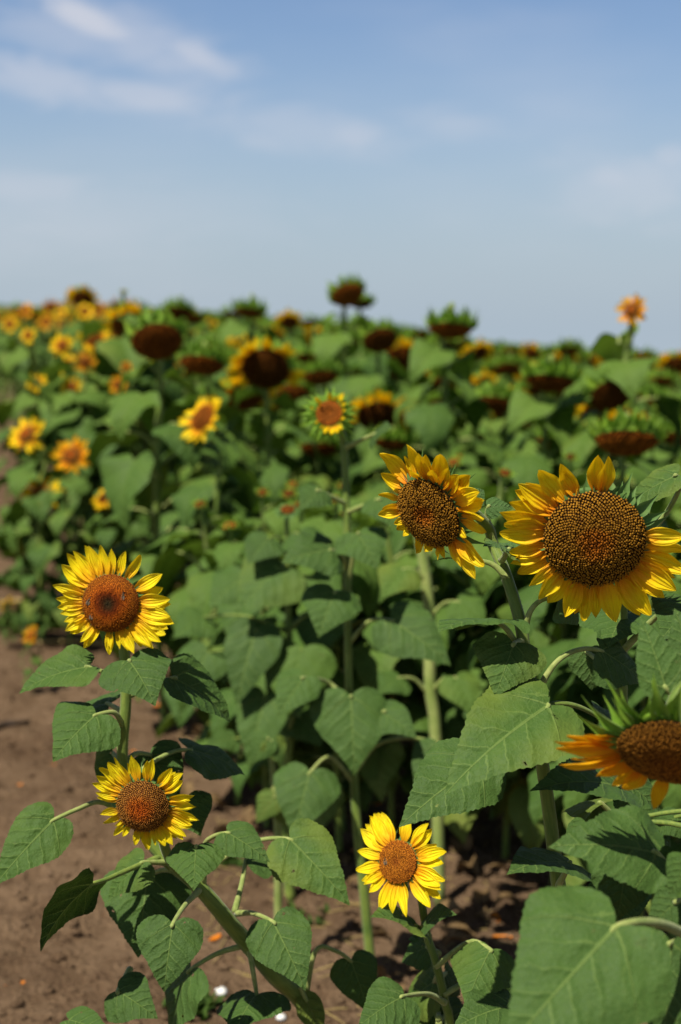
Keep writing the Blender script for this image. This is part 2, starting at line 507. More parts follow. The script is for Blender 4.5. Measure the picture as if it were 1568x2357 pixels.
def hero_leaf(root, jn, tip, D, wpx, att=None, hint=(0.0, 1.0, 0.6), dD=0.0, m='leaf', pm='petiole', pr=0.0042, seed=0, bow=0.0, label=None, lobe=1.0, **kw):
    """jn/tip as seen directions, D depth of the junction, dD how much deeper the tip is, wpx the seen width;
       hint = (right, towards the viewer, up) direction the upper face looks to; att = petiole path [(px,py,d),...]"""
    A = P(jn[0], jn[1], D); B = P(tip[0], tip[1], D + dD)
    L = np.linalg.norm(B - A)
    ya = (B - A) / L
    h = RGT * hint[0] - FWD * hint[1] + np.array([0, 0, 1.0]) * hint[2]
    za = nrm(h - ya * (h @ ya)); xa = np.cross(ya, za)
    view = nrm(CAM - A)
    vis = max(abs(view @ za), 0.3)
    W = (wpx / F_PX * D) / vis / L if wpx else 0.83
    W = min(W, 1.15)
    kw.setdefault('droop', 0.5)
    g = blade(W=W, seed=seed, lobe=lobe, **kw)
    o = link('leaf', g.mesh('leaf', [M[m]]), root, frame(A, xa, ya, za, L))
    if label: o['label'] = label
    if att:
        pts = [P(*a) for a in att] + [A]
        pts = np.array(pts)
        inv = np.linalg.inv(WORLD[o.name])
        gp = G()
        end = A + ya * L * 0.05 - za * 0.001
        tube(gp, np.vstack([pts, end]), [pr * 1.35, pr * 1.0, pr * 0.85, pr * 0.75, pr * 0.45], n=22, k=8, ribs=0.05, seed=seed)
        V, uv, rd = gp.arrays()
        gp.V = [V @ inv[:3, :3].T + inv[:3, 3]]; gp.UV = [uv]; gp.RD = [rd]
        link('petiole', gp.mesh('petiole', [M[pm]]), o, WORLD[o.name])
    return o

def petal_geo(L, W, seed, nt=11, nv=7, curl=0.3, twist=0.2, cup=0.35, ridge=0.035, rnd=None, wavy=0.04, blunt=0.0):
    """petal of length L: base at the origin, tip towards +Y, face +Z"""
    r = np.random.default_rng(seed)
    t = np.linspace(0, 1, nt); v = np.linspace(-1, 1, nv)
    Tt, Vv = np.meshgrid(t, v, indexing='ij')
    prof = np.interp(Tt, [0, 0.08, 0.25, 0.45, 0.62, 0.78, 0.90, 0.97, 1.0], [0.36, 0.55, 0.88, 1.0, 0.90, 0.64, 0.36 + blunt * .3, 0.14 + blunt * .5, 0.02 + blunt * .35])
    X = Vv * prof * W / 2
    sway = (r.random() - 0.5) * 0.22 * L
    X = X + sway * (Tt ** 2) * (1 - Tt) * 2
    Z = cup * W * 0.5 * (Vv ** 2 - 0.4) * prof * (1 - 0.35 * Tt)
    Z += ridge * W * np.cos(Vv * math.pi * 2.5) * prof + 0.10 * W * np.sin(math.pi * Tt * (1.2 + r.random())) * (r.random() - .3) * (1 - Vv ** 2)
    Z += wavy * W * np.sin(Tt * 11 + r.random() * 6) * np.sign(Vv) * Vv ** 2
    a = curl * Tt + 1e-6 + (r.random() - 0.5) * 0.5 * Tt ** 3
    Y = L * Tt * np.sinc(a / math.pi / 1.0)
    Zb = L * Tt * (1 - np.cos(a)) / np.where(np.abs(a) < 1e-5, 1, a)
    Y2 = Y - Z * np.sin(a); Z2 = Zb + Z * np.cos(a)
    tw = twist * Tt
    c, s_ = np.cos(tw), np.sin(tw)
    X3 = X * c - (Z2 - Zb) * s_; Z3 = Zb + X * s_ + (Z2 - Zb) * c
    V = np.stack([X3, Y2, Z3], -1).reshape(-1, 3)
    UV = np.stack([(Vv + 1) / 2, Tt], -1).reshape(-1, 2)
    i = np.arange(nt - 1)[:, None] * nv; j = np.arange(nv - 1)[None, :]
    F = np.stack([i + j, i + j + 1, i + nv + j + 1, i + nv + j], -1).reshape(-1, 4)
    # straighten the chord onto +Y
    tip = np.array([X3[-1, nv // 2], Y2[-1, nv // 2], Z3[-1, nv // 2]]); l = np.linalg.norm(tip)
    ya = tip / l; za = nrm(np.array([0, 0, 1.0]) - ya * ya[2]); xa = np.cross(ya, za)
    V = V @ np.stack([xa, ya, za], 1) * (L / l)
    g = G(); g.add(V, F, UV, r.random() if rnd is None else rnd)
    return g

def bract_geo(L, W, seed, curl=-0.2):
    """pointed green bract with a long thin tip"""
    r = np.random.default_rng(seed)
    nt, nv = 9, 5
    t = np.linspace(0, 1, nt); v = np.linspace(-1, 1, nv)
    Tt, Vv = np.meshgrid(t, v, indexing='ij')
    prof = np.interp(Tt, [0, 0.2, 0.4, 0.55, 0.75, 1.0], [0.8, 1.0, 0.8, 0.38, 0.16, 0.02])
    X = Vv * prof * W / 2 + (r.random() - 0.5) * 0.25 * L * Tt ** 2
    Z = 0.3 * W * (Vv ** 2) * prof
    a = curl * Tt * (0.6 + 0.8 * r.random()) + 1e-6
    Y = L * Tt * np.sinc(a / math.pi); Zb = L * Tt * (1 - np.cos(a)) / a
    V = np.stack([X, Y, Zb + Z], -1).reshape(-1, 3)
    UV = np.stack([(Vv + 1) / 2, Tt], -1).reshape(-1, 2)
    i = np.arange(nt - 1)[:, None] * nv; j = np.arange(nv - 1)[None, :]
    F = np.stack([i + j, i + j + 1, i + nv + j + 1, i + nv + j], -1).reshape(-1, 4)
    g = G(); g.add(V, F, UV, r.random())
    return g

def disc_geo(Rd, n, seed, bulge=0.3, fl_h=0.05, size=1.0, dip=0.1, jit=0.12, inner=0.35, k=5):
    """flower disc: a domed bed set with florets in the double spiral; +Z is outward"""
    r = np.random.default_rng(seed)
    g = G()
    rr = np.linspace(0, 1, 12); an = np.linspace(0, 2 * math.pi, 40, endpoint=False)
    def hz(q): return bulge * Rd * (1 - q ** 2.6) - dip * Rd * np.exp(-(q / 0.35) ** 2)
    V = [[0, 0, hz(0) ]]; UV = [[0, 0]]
    for q in rr[1:]:
        for a in an:
            V.append([q * Rd * math.cos(a), q * Rd * math.sin(a), hz(q)]); UV.append([q, 0.0])
    K = 40; jj = np.arange(K); jn = (jj + 1) % K
    tri = np.stack([np.zeros(K, int), 1 + jj, 1 + jn], 1)
    q4 = np.vstack([np.stack([1 + i * K + jj, 1 + (i + 1) * K + jj, 1 + (i + 1) * K + jn, 1 + i * K + jn], 1) for i in range(10)])
    g.add(V, [tri, q4], UV, 0.2)
    idx = np.arange(n) + 0.5
    q = np.sqrt(idx / n) * 0.985; th = idx * 2.399963 + r.normal(0, jit * 0.05, n)
    q = q + r.normal(0, jit * 0.01, n)
    z = hz(q)
    cell = Rd * math.sqrt(math.pi / n)
    # floret template: flared ring (k sides) with a notched open mouth
    a = np.linspace(0, 2 * math.pi, k, endpoint=False)
    lev = [(0.36, 0.0, 0.0), (0.30, 0.55, 0.45), (0.44, 0.95, 0.95), (0.20, 1.0, 1.0)]
    TV = []; TU = []
    for rad, zz, u in lev:
        for b_ in a:
            TV.append([rad * math.cos(b_), rad * math.sin(b_), zz]); TU.append(u)
    TV.append([0, 0, 0.62]); TU.append(0.35)
    TV = np.array(TV); TU = np.array(TU); nv = len(TV)
    TF = []
    for l in range(3):
        for j in range(k):
            TF.append([l * k + j, l * k + (j + 1) % k, (l + 1) * k + (j + 1) % k, (l + 1) * k + j])
    TF = np.array(TF)
    TT = np.array([[3 * k + j, 3 * k + (j + 1) % k, 4 * k] for j in range(k)])
    slope = np.gradient(hz(np.linspace(0, 1, 200)), Rd / 199)
    sl = np.interp(q, np.linspace(0, 1, 200), slope)
    ra = np.stack([np.cos(th), np.sin(th), sl], 1); ra /= np.linalg.norm(ra, axis=1)[:, None]
    ta = np.stack([-np.sin(th), np.cos(th), np.zeros(n)], 1)
    na = np.cross(ra, ta)
    lean = 0.25 * r.normal(0, 1, (n, 2)) * jit * 3
    na2 = na + ra * (0.15 * q + lean[:, 0])[:, None] + ta * lean[:, 1][:, None]
    na2 /= np.linalg.norm(na2, axis=1)[:, None]
    sc_ = cell * size * (0.86 + 0.28 * r.random(n))
    hh = fl_h * Rd * (0.65 + 0.7 * r.random(n)) * np.where(q < inner, 1.15, 1.0)
    base = np.stack([q * Rd * np.cos(th), q * Rd * np.sin(th), z], 1)
    VV = base[:, None, :] + (TV[None, :, 0:1] * ra[:, None, :] + TV[None, :, 1:2] * ta[:, None, :]) * sc_[:, None, None] + TV[None, :, 2:3] * na2[:, None, :] * hh[:, None, None]
    UVv = np.stack([np.repeat(q[:, None], nv, 1), np.repeat(TU[None], n, 0)], -1)
    off = (np.arange(n) * nv)[:, None, None]
    rd = np.repeat(r.random(n)[:, None], nv, 1)
    g.add(VV.reshape(-1, 3), [(TF[None] + off).reshape(-1, 4), (TT[None] + off).reshape(-1, 3)], UVv.reshape(-1, 2), rd.reshape(-1))
    return g

def receptacle_geo(Rd, depth=0.35, seed=0, neck=0.0):
    """green cup behind the disc, open end at z=0, stem end at z=-depth*Rd"""
    r = np.random.default_rng(seed)
    prof = [(1.0, 0.0), (1.05, -0.04), (1.0, -0.12), (0.80, -0.55 * depth - 0.08), (0.5, -0.85 * depth - 0.08), (0.24, -depth - 0.1), (0.12, -depth - 0.2)]
    K = 32; an = np.linspace(0, 2 * math.pi, K, endpoint=False)
    V = []; UV = []
    for i, (a, z) in enumerate(prof):
        for t in an:
            w = 1 + 0.03 * math.sin(t * 7 + i)
            V.append([a * Rd * w * math.cos(t), a * Rd * w * math.sin(t), z * Rd]); UV.append([t / 6.28, i / 6])
    jj = np.arange(K); jn = (jj + 1) % K
    F = np.vstack([np.stack([i * K + jn, i * K + jj, (i + 1) * K + jj, (i + 1) * K + jn], 1) for i in range(len(prof) - 1)])
    V.append([0, 0, prof[-1][1] * Rd]); UV.append([0, 1])
    b = (len(prof) - 1) * K
    tri = np.stack([np.full(K, len(V) - 1), b + jn, b + jj], 1)
    V.append([0, 0, 0]); UV.append([0, 0])
    tri2 = np.stack([np.full(K, len(V) - 1), jj, jn], 1)
    g = G(); g.add(V, [F, tri, tri2], UV, 0.5)
    return g

def hero_head(root, px, py, D, n, Rpx, tips, zorg, zs, petal='petal_lemon', disc='disc_tan', nfl=900, seed=0, bulge=0.3,
              wr=0.36, extra=10, bracts=(), nbr=22, lift=0.12, maxlen=1.35, bm='bract', dip=0.1, flh=0.05, curl=0.35, wmin=0.0, brl=0.5, jit=0.12, hl=None, brwid=0.26, backlen=0.85, gap=None, lowcurl=0.0):
    """flower head at a seen position; tips = seen petal tip positions (in a local reading frame zorg + zs*z)"""
    c = P(px, py, D)
    n = nrm(RGT * n[0] - FWD * n[1] + np.array([0, 0, 1.0]) * n[2])
    ya = nrm(np.array([0, 0, 1.0]) - n * n[2]); xa = np.cross(ya, n)
    Rd = Rpx / F_PX * D
    W = frame(c, xa, ya, n)
    hg = receptacle_geo(Rd, 0.35, seed)
    head = link('flower_head', hg.mesh('flower_head', [M[bm]]), root, W)
    if hl: head['label'] = hl
    link('disc', disc_geo(Rd * 1.0, nfl, seed, bulge, flh, dip=dip, jit=jit).mesh('disc', [M[disc]]), head, W @ T([0, 0, 0.004 * 1]))
    r = np.random.default_rng(seed + 100)
    angs = []; lens = []
    def add(tp, kind, sd, L=None, w=None, ang=None):
        d = tp - c
        lx, ly, lz = d @ xa, d @ ya, d @ n
        a = math.atan2(ly, lx) if ang is None else ang
        back = 0.0 if kind == 'petal' else -0.03 * Rd
        b = c + (xa * math.cos(a) + ya * math.sin(a)) * Rd * (0.97 if kind != 'bract' else 0.95) + n * (back + 0.01 * Rd * r.random())
        v = tp - b; l = np.linalg.norm(v); yy = v / l
        zz = nrm(n * 1.0 + (xa * math.cos(a) + ya * math.sin(a)) * (0.1) + r.normal(0, 0.16, 3)); zz = nrm(zz - yy * (zz @ yy)); xx = np.cross(yy, zz)
        if kind == 'bract':
            gg = bract_geo(l, Rd * brwid * (0.8 + 0.4 * r.random()), sd, curl=-0.5)
            link('bract', gg.mesh('bract', [M[bm]]), head, frame(b, xx, yy, zz))
        else:
            ww = max(wr * (0.85 + 0.3 * r.random()) * min(l, 1.05 * Rd * maxlen), wmin * Rd)
            cc = curl * (0.5 + 1.0 * r.random())
            low = max(0.0, -math.sin(a))
            cc = cc * (1 - low) - lowcurl * low
            gg = petal_geo(l, ww, sd, curl=cc, twist=r.normal(0, 0.28), cup=0.25 + 0.4 * r.random(), blunt=0.0 if r.random() < 0.85 else 0.3, nt=15, nv=9, ridge=.05)
            link('petal', gg.mesh('petal', [M[petal]]), head, frame(b, xx, yy, zz))
        return a, l
    for i, tp in enumerate(tips):
        X, Y = zorg[0] + zs * tp[0], zorg[1] + zs * tp[1]
        rv = ray(X, Y)
        lf = lift * Rd * (0.4 + 1.2 * r.random())
        t1 = ((c + n * lf - CAM) @ n) / (rv @ n)
        if t1 < 0 or t1 > D * 1.3: t1 = D
        # rim base for that direction
        p = CAM + rv * t1
        d = p - c; a = math.atan2(d @ ya, d @ xa)
        b = c + (xa * math.cos(a) + ya * math.sin(a)) * Rd
        tcl = ((b - CAM) @ rv) / (rv @ rv)
        t = t1
        for _ in range(12):
            p = CAM + rv * t
            if np.linalg.norm(p - b) <= maxlen * Rd: break
            t = t + (tcl - t) * 0.25
        a2, l = add(CAM + rv * t, 'petal', seed * 91 + i, ang=a if abs(t - t1) > 1e-4 else None)
        angs.append(a2); lens.append(l)
    # hidden second row filling behind
    if angs:
        A = np.sort(np.array(angs))
        ml = float(np.median(lens))
        for i in range(extra):
            k = int(r.integers(len(A)))
            a = 0.5 * (A[k] + A[(k + 1) % len(A)]) if k + 1 < len(A) else A[k] + 0.08
            if gap and gap[0] < math.degrees(a) < gap[1]: continue
            e = xa * math.cos(a) + ya * math.sin(a)
            add(c + e * (Rd + ml * backlen * (0.85 + 0.2 * r.random())) - n * Rd * 0.06, 'petal2', seed * 191 + i, ang=a)
    for i, tp in enumerate(bracts):
        X, Y = zorg[0] + zs * tp[0], zorg[1] + zs * tp[1]
        rv = ray(X, Y); t1 = ((c - n * 0.1 * Rd - CAM) @ n) / (rv @ n)
        if t1 < 0 or t1 > D * 1.25: t1 = D
        p = CAM + rv * t1
        d = p - c; a = math.atan2(d @ ya, d @ xa)
        b = c + (xa * math.cos(a) + ya * math.sin(a)) * Rd
        tcl = ((b - CAM) @ rv) / (rv @ rv)
        for _ in range(14):
            if np.linalg.norm(CAM + rv * t1 - b) <= 0.95 * Rd: break
            t1 += (tcl - t1) * 0.3
        add(CAM + rv * t1, 'bract', seed * 77 + i, ang=a)
    for i in range(nbr):
        a = 2 * math.pi * (i + 0.6 * r.random()) / nbr
        e = xa * math.cos(a) + ya * math.sin(a)
        add(c + e * Rd * (1 + brl * (0.7 + 0.6 * r.random())) - n * Rd * (0.10 + 0.25 * r.random()), 'bract', seed * 57 + i, ang=a)
    return c, n, Rd, head

def stem_part(root, pts, radii, seed=0, n=46, mat_='stem', k=14, hairs=1500):
    g = G()
    tube(g, np.array(pts) - WORLD[root.name][:3, 3], radii, n=n, k=k, ribs=0.035, lump=0.03, seed=seed)
    if hairs:
        V, _, _ = g.arrays(); rr = np.random.default_rng(seed + 5)
        c = spline(np.array(pts) - WORLD[root.name][:3, 3], n)
        for _i in range(hairs):
            a = int(rr.integers((n - 1) * k)); ring = a // k
            p0 = V[a] * (1 - (t_ := rr.random())) + V[a + k] * t_
            d = nrm(p0 - (c[ring] * (1 - t_) + c[min(ring + 1, n - 1)] * t_)) + rr.normal(0, .25, 3)
            s = nrm(np.cross(d, rr.normal(0, 1, 3))) * .00022
            g.add([p0 - s, p0 + s, p0 + nrm(d) * (.0012 + .0022 * rr.random())], np.array([[0, 1, 2]]), None, .9)
    return link('stem', g.mesh('stem', [M[mat_]]), root, WORLD[root.name])

# ------------------------------------------------------------------ the near plants
def root_at(px, py, d, label, group='near sunflower plants at the edge of the crop'):
    b = P(px, py, d)
    b = np.array([b[0], b[1], float(gz(b[0], b[1]))])
    return thing('sunflower_plant', label, 'sunflower', b, group), b

# ---- A/B : leaning branched plant on the left, two flower heads
rt, base = root_at(860, 2700, 2.62, 'leaning branched sunflower by the bare soil at left, two yellow heads one above the other')
cA, nA, RA, hA = hero_head(rt, 256.5, 1388, 2.20, (-0.10, 1.0, 0.02), 66,
    [(245,230),(315,205),(445,145),(490,150),(620,140),(745,175),(905,205),(1070,250),(1320,465),(1405,745),(1415,800),(1410,940),(1450,1020),(1380,1080),(1350,1145),(1305,1225),(1215,1300),(1190,1285),(1000,1360),(930,1325),(840,1310),(740,1305),(690,1300),(520,1240),(395,1230),(340,1130),(225,1105),(215,1000),(170,910),(135,840),(120,740),(185,680),(80,590),(185,360)],
    (103.6, 1225.6), 0.2055, petal='petal_lemon', disc='disc_orange', nfl=1300, seed=3, bulge=0.42, wr=0.40, extra=20, nbr=20, lift=0.10, dip=0.10, flh=0.045, brl=0.62, hl='upper head with an orange-red disc')
cB, nB, RB, hB = hero_head(rt, 330.5, 1853, 2.12, (-0.10, 0.93, -0.16), 61,
    [(370,95),(280,165),(595,70),(820,140),(900,115),(1150,250),(1310,315),(1310,415),(1460,620),(1480,780),(1525,960),(1435,1020),(1430,1060),(1350,1180),(1305,1225),(1285,1140),(1165,1300),(1060,1310),(930,1300),(835,1365),(740,1215),(655,1300),(620,1240),(475,1185),(375,1040),(290,880),(210,870),(130,650),(110,580),(55,450),(120,350),(160,245)],
    (201.4, 1726.2), 0.1688, petal='petal_lemon', disc='disc_rust', nfl=850, seed=7, bulge=0.42, wr=0.38, extra=14, nbr=20, lift=0.10, dip=0.04, flh=0.06, brl=0.6, hl='lower head with a rusty brown disc')
bA = cA - nA * RA * 0.5
stem_part(rt, [bA + nA * 0.02, cA - nA * RA * 0.95 - np.array([0, 0, .018]), P(288, 1515, 2.235), P(290, 1620, 2.24), P(282, 1740, 2.25), P(300, 1860, 2.26), P(365, 1960, 2.26), P(455, 2038, 2.26),
    P(530, 2125, 2.28), P(625, 2238, 2.33), P(730, 2365, 2.42), base - np.array([0, 0, .03])], [0.009, 0.0088, 0.0088, 0.009, 0.010, 0.0120, 0.0138, 0.0145, 0.016], seed=1, n=70)
g = G(); bB = cB - nB * RB * 0.5
tube(g, np.array([bB + nB * .02, cB - nB * RB * 1.05 - np.array([0, 0, .01]), P(372, 1925, 2.20), P(395, 1985, 2.24), P(440, 2030, 2.26)]) - base, [0.008, 0.0075, 0.008, 0.009], n=24, k=12, ribs=.04)
link('branch', g.mesh('branch', [M['stem']]), rt, WORLD[rt.name])
S = dict(teeth=0.016)
hero_leaf(rt, (203, 1534), (44, 1597), 2.24, 88, [(264, 1565, 2.24), (240, 1548, 2.24)], hint=(-0.1, 0.55, 1.0), dD=-0.02, seed=1, fold=0.30)
hero_leaf(rt, (298, 1520), (358, 1626), 2.19, 132, [(290, 1560, 2.23), (296, 1535, 2.21)], hint=(0.1, 0.8, 0.8), dD=-0.06, seed=2)
hero_leaf(rt, (400, 1560), (530, 1664), 2.26, 92, [(300, 1600, 2.24), (345, 1580, 2.25)], hint=(-0.1, 0.5, 1.0), dD=0.03, seed=3, fold=0.4)
hero_leaf(rt, (221, 1646), (122, 1754), 2.20, 140, [(282, 1668, 2.24), (262, 1640, 2.22)], hint=(0.0, 0.8, 0.75), dD=-0.05, seed=4)
hero_leaf(rt, (250, 1620), (150, 1655), 2.30, 60, [(284, 1640, 2.25)], hint=(0.0, 0.35, 1.0), dD=0.06, seed=5)
hero_leaf(rt, (345, 1737), (412, 1840), 2.30, 170, [(286, 1760, 2.25), (312, 1735, 2.27)], hint=(0.1, 0.9, 0.6), dD=0.0, seed=6)
hero_leaf(rt, (262, 1735), (226, 1800), 2.32, 110, [(284, 1770, 2.25)], hint=(0.0, 0.8, 0.8), dD=0.0, seed=7)
hero_leaf(rt, (437, 1726), (566, 1788), 2.32, 70, [(290, 1800, 2.26), (350, 1755, 2.28), (400, 1730, 2.31)], hint=(0.0, 0.35, 1.0), dD=0.05, seed=8)
hero_leaf(rt, (430, 1838), (462, 1925), 2.30, 110, [(310, 1880, 2.26), (380, 1845, 2.28)], hint=(-0.1, 0.9, 0.7), dD=-0.02, seed=9)
hero_leaf(rt, (123, 1888), (-14, 2042), 2.16, 128, [(318, 1890, 2.26), (236, 1847, 2.23), (180, 1862, 2.18)], hint=(0.15, 0.9, 0.6), dD=-0.05, seed=10, label='leftmost leaf reaching over the bare soil')
hero_leaf(rt, (212, 2034), (94, 2192), 2.14, 128, [(375, 1970, 2.26), (298, 2001, 2.2), (245, 2024, 2.16)], hint=(-0.75, -0.55, 0.55), dD=-0.03, seed=11, fold=0.3, pm='stem')
hero_leaf(rt, (340, 2017), (318, 2205), 2.32, 215, [(430, 2015, 2.27), (380, 2002, 2.3)], hint=(0.1, 0.9, 0.7), dD=-0.06, seed=12)
hero_leaf(rt, (330, 1985), (250, 2070), 2.22, 80, [(385, 1985, 2.25)], hint=(-0.4, 0.6, 0.7), dD=0.0, seed=13)
hero_leaf(rt, (452, 1948), (446, 2051), 2.14, 112, [(440, 2015, 2.24), (455, 1965, 2.19)], hint=(0.0, 0.9, 0.7), dD=-0.05, seed=14)
hero_leaf(rt, (398, 2127), (378, 2284), 2.12, 152, [(458, 2050, 2.25), (425, 2085, 2.18)], hint=(0.05, 0.95, 0.55), dD=-0.03, seed=15, label='heart-shaped leaf hanging below the lower head')
hero_leaf(rt, (272, 2281), (364, 2345), 2.20, 112, [(480, 2110, 2.27), (300, 2230, 2.25)][1:], hint=(-0.2, 0.8, 0.8), dD=-0.03, seed=16)
hero_leaf(rt, (437, 2233), (400, 2400), 2.30, 120, [(567, 2175, 2.3), (500, 2195, 2.3)], hint=(-0.7, 0.3, 0.3), dD=0.0, seed=17)
hero_leaf(rt, (524, 1917), (622, 1985), 2.20, 88, [(468, 2038, 2.26), (470, 1950, 2.24), (492, 1925, 2.22)], hint=(0.0, 0.75, 0.8), dD=-0.03, seed=18)
hero_leaf(rt, (568, 1972), (640, 1990), 2.34, 40, [(540, 2100, 2.28), (557, 2032, 2.30)], hint=(0.0, 0.5, 1), dD=0.06, seed=19)
hero_leaf(rt, (629, 2122), (704, 2281), 2.20, 145, [(545, 2102, 2.28), (585, 2103, 2.24)], hint=(0.0, 0.85, 0.7), dD=-0.05, seed=20)
hero_leaf(rt, (668, 1932), (806, 2085), 2.30, 148, [(500, 1985, 2.29), (560, 1945, 2.31), (622, 1930, 2.31)], hint=(-0.1, 0.8, 0.8), dD=-0.05, seed=21)
hero_leaf(rt, (591, 2290), (540, 2385), 2.30, 110, [(568, 2155, 2.3), (583, 2238, 2.28)], hint=(-0.2, 0.4, 0.9), dD=-0.1, seed=22)
hero_leaf(rt, (160, 2348), (262, 2385), 2.10, 70, None, hint=(0.0, 0.7, 0.9), dD=-0.03, seed=23, lobe=1.3)
hero_leaf(rt, (704, 2300), (742, 2400), 2.36, 60, [(690, 2270, 2.36)], hint=(0.3, 0.7, 0.6), seed=24, m='leaf_yellow')
hero_leaf(rt, (808, 2212), (846, 2330), 2.42, 105, [(700, 2315, 2.4), (727, 2188, 2.38), (775, 2190, 2.4)], hint=(0.2, 0.8, 0.6), seed=25)

# ---- C : small bright flower, bottom centre
rt, base = root_at(1060, 2690, 2.46, 'small lemon yellow sunflower with an orange centre, lowest of all the open flowers')
cC, nC, RC, hC = hero_head(rt, 918.9, 1983.8, 2.22, (-0.52, 0.80, 0.22), 48.5,
    [(480,100),(410,120),(360,125),(285,160),(230,285),(155,350),(105,685),(90,970),(170,1135),(205,1190),(280,1310),(440,1580),(640,1620),(845,1675),(1200,1535),(1355,1405),(1360,1270),(1350,1210),(1420,1130),(1400,870),(1440,690),(1300,590),(1225,350),(1175,270),(905,115)],
    (805.6, 1852.8), 0.15413, petal='petal_lemon', disc='disc_bright', nfl=620, seed=13, bulge=0.22, wr=0.42, extra=3, nbr=16, lift=0.05, dip=0.08, flh=0.06, maxlen=1.75, curl=0.15, wmin=0.45, brl=0.6)
stem_part(rt, [cC - nC * RC * 0.45, cC - nC * RC * 1.0, P(968, 2065, 2.27), P(976, 2110, 2.27), P(985, 2160, 2.27), P(1003, 2212, 2.27), P(1024, 2305, 2.29), P(1038, 2400, 2.32), base - np.array([0, 0, .03])], [0.0055, 0.006, 0.0065, 0.007, 0.0085], seed=2)
hero_leaf(rt, (960, 2132), (852, 2112), 2.24, 55, [(980, 2150, 2.27)], hint=(0, 0.3, 1), seed=31, dD=-0.05, fold=.3)
hero_leaf(rt, (970, 2136), (1052, 2106), 2.24, 48, [(982, 2155, 2.27)], hint=(0, 0.35, 1), seed=32, dD=-0.04, fold=.35)
hero_leaf(rt, (1129, 2186), (1072, 2318), 2.20, 190, [(1003, 2225, 2.27), (1080, 2168, 2.24)], hint=(-0.25, 0.8, 0.6), dD=-0.05, seed=33, fold=-.25, label='curled leaf with brown damaged patches')
hero_leaf(rt, (929, 2293), (824, 2364), 2.18, 118, [(1024, 2308, 2.28), (985, 2288, 2.24)], hint=(0, 0.7, 0.8), dD=-0.05, seed=34)
hero_leaf(rt, (1178, 2315), (1040, 2372), 2.15, 110, [(1040, 2390, 2.3), (1120, 2330, 2.2)], hint=(0, 0.5, 1), dD=-0.05, seed=35, fold=.25)
hero_leaf(rt, (1000, 2260), (930, 2330), 2.36, 90, [(1010, 2240, 2.28)], hint=(0, 0.6, 1), dD=0.05, seed=36)
hero_leaf(rt, (1140, 2270), (1180, 2380), 2.30, 110, [(1020, 2290, 2.28), (1090, 2255, 2.3)], hint=(0.2, 0.7, 0.8), dD=0.03, seed=37)

for i, a in enumerate([((1010, 2330), (1090, 2400), 90), ((985, 2180), (925, 2215), 60), ((1025, 2240), (1060, 2290), 55), ((1020, 2340), (960, 2400), 80)]):
    hero_leaf(rt, a[0], a[1], 2.34, a[2], [(1010, a[0][1] + 15, 2.3)], hint=(0, 0.6, 0.9), dD=0.03, seed=140 + i)

# ---- D : tall slim plant behind, half-open flower
rt, base = root_at(862, 2262, 3.36, 'tall slim sunflower in the middle with a half-open spiky green head')
cD, nD, RD, hD = hero_head(rt, 758, 952, 3.25, (-0.12, 0.9, 0.25), 30,
    [(-32,-38),(-20,-20),(0,-50),(14,-40),(34,-48),(38,-10),(36,12),(30,36),(5,48),(-20,34),(-34,22),(-36,-4),(20,44),(-10,46),(40,-26)],
    (758, 952), 1.0, petal='petal_gold', disc='disc_brown', bm='bract_far', nfl=260, seed=17, bulge=0.1, wr=0.46, extra=4, nbr=44, lift=0.5, brl=1.3, brwid=.55, dip=.2)
stem_part(rt, [cD - nD * RD * .45, cD - nD * RD * 1.5, P(790, 1010, 3.33), P(797, 1150, 3.33), P(800, 1300, 3.33), P(801, 1450, 3.33), P(804, 1600, 3.33), P(814, 1770, 3.33), P(822, 1900, 3.33), P(838, 2050, 3.34), base - np.array([0, 0, .03])], [0.0085, 0.0085, 0.009, 0.0095, 0.011, 0.0125], seed=3)
for i, a in enumerate([((824,1228),(868,1312),110,[(803,1335,3.33),(815,1270,3.3)]), ((763,1266),(648,1296),105,[(800,1310,3.33),(785,1280,3.3)]), ((772,1362),(733,1468),138,[(800,1400,3.33),(790,1366,3.29)]),
        ((901,1428),(1038,1533),135,[(803,1480,3.33),(850,1430,3.32)]), ((808,1603),(816,1785),182,[(806,1640,3.33)]), ((1009,1722),(960,1850),95,[(818,1775,3.33),(865,1716,3.33),(932,1698,3.33),(988,1706,3.33)]),
        ((714,1778),(676,1930),150,[(815,1800,3.33),(760,1742,3.3)]), ((870,1150),(905,1215),70,[(798,1180,3.33)]), ((735,1130),(690,1175),60,[(797,1160,3.33)]), ((860,1000),(905,985),60,[(795,1030,3.33)]), ((700,1560),(640,1650),100,[(806,1620,3.33),(755,1570,3.36)]),
        ((880,1640),(960,1700),80,[(808,1700,3.33)])]):
    hero_leaf(rt, a[0], a[1], 3.26 if i != 3 else 3.3, a[2], a[3], hint=(0, 0.9, 0.7), dD=-0.05, seed=50 + i, pr=0.005)

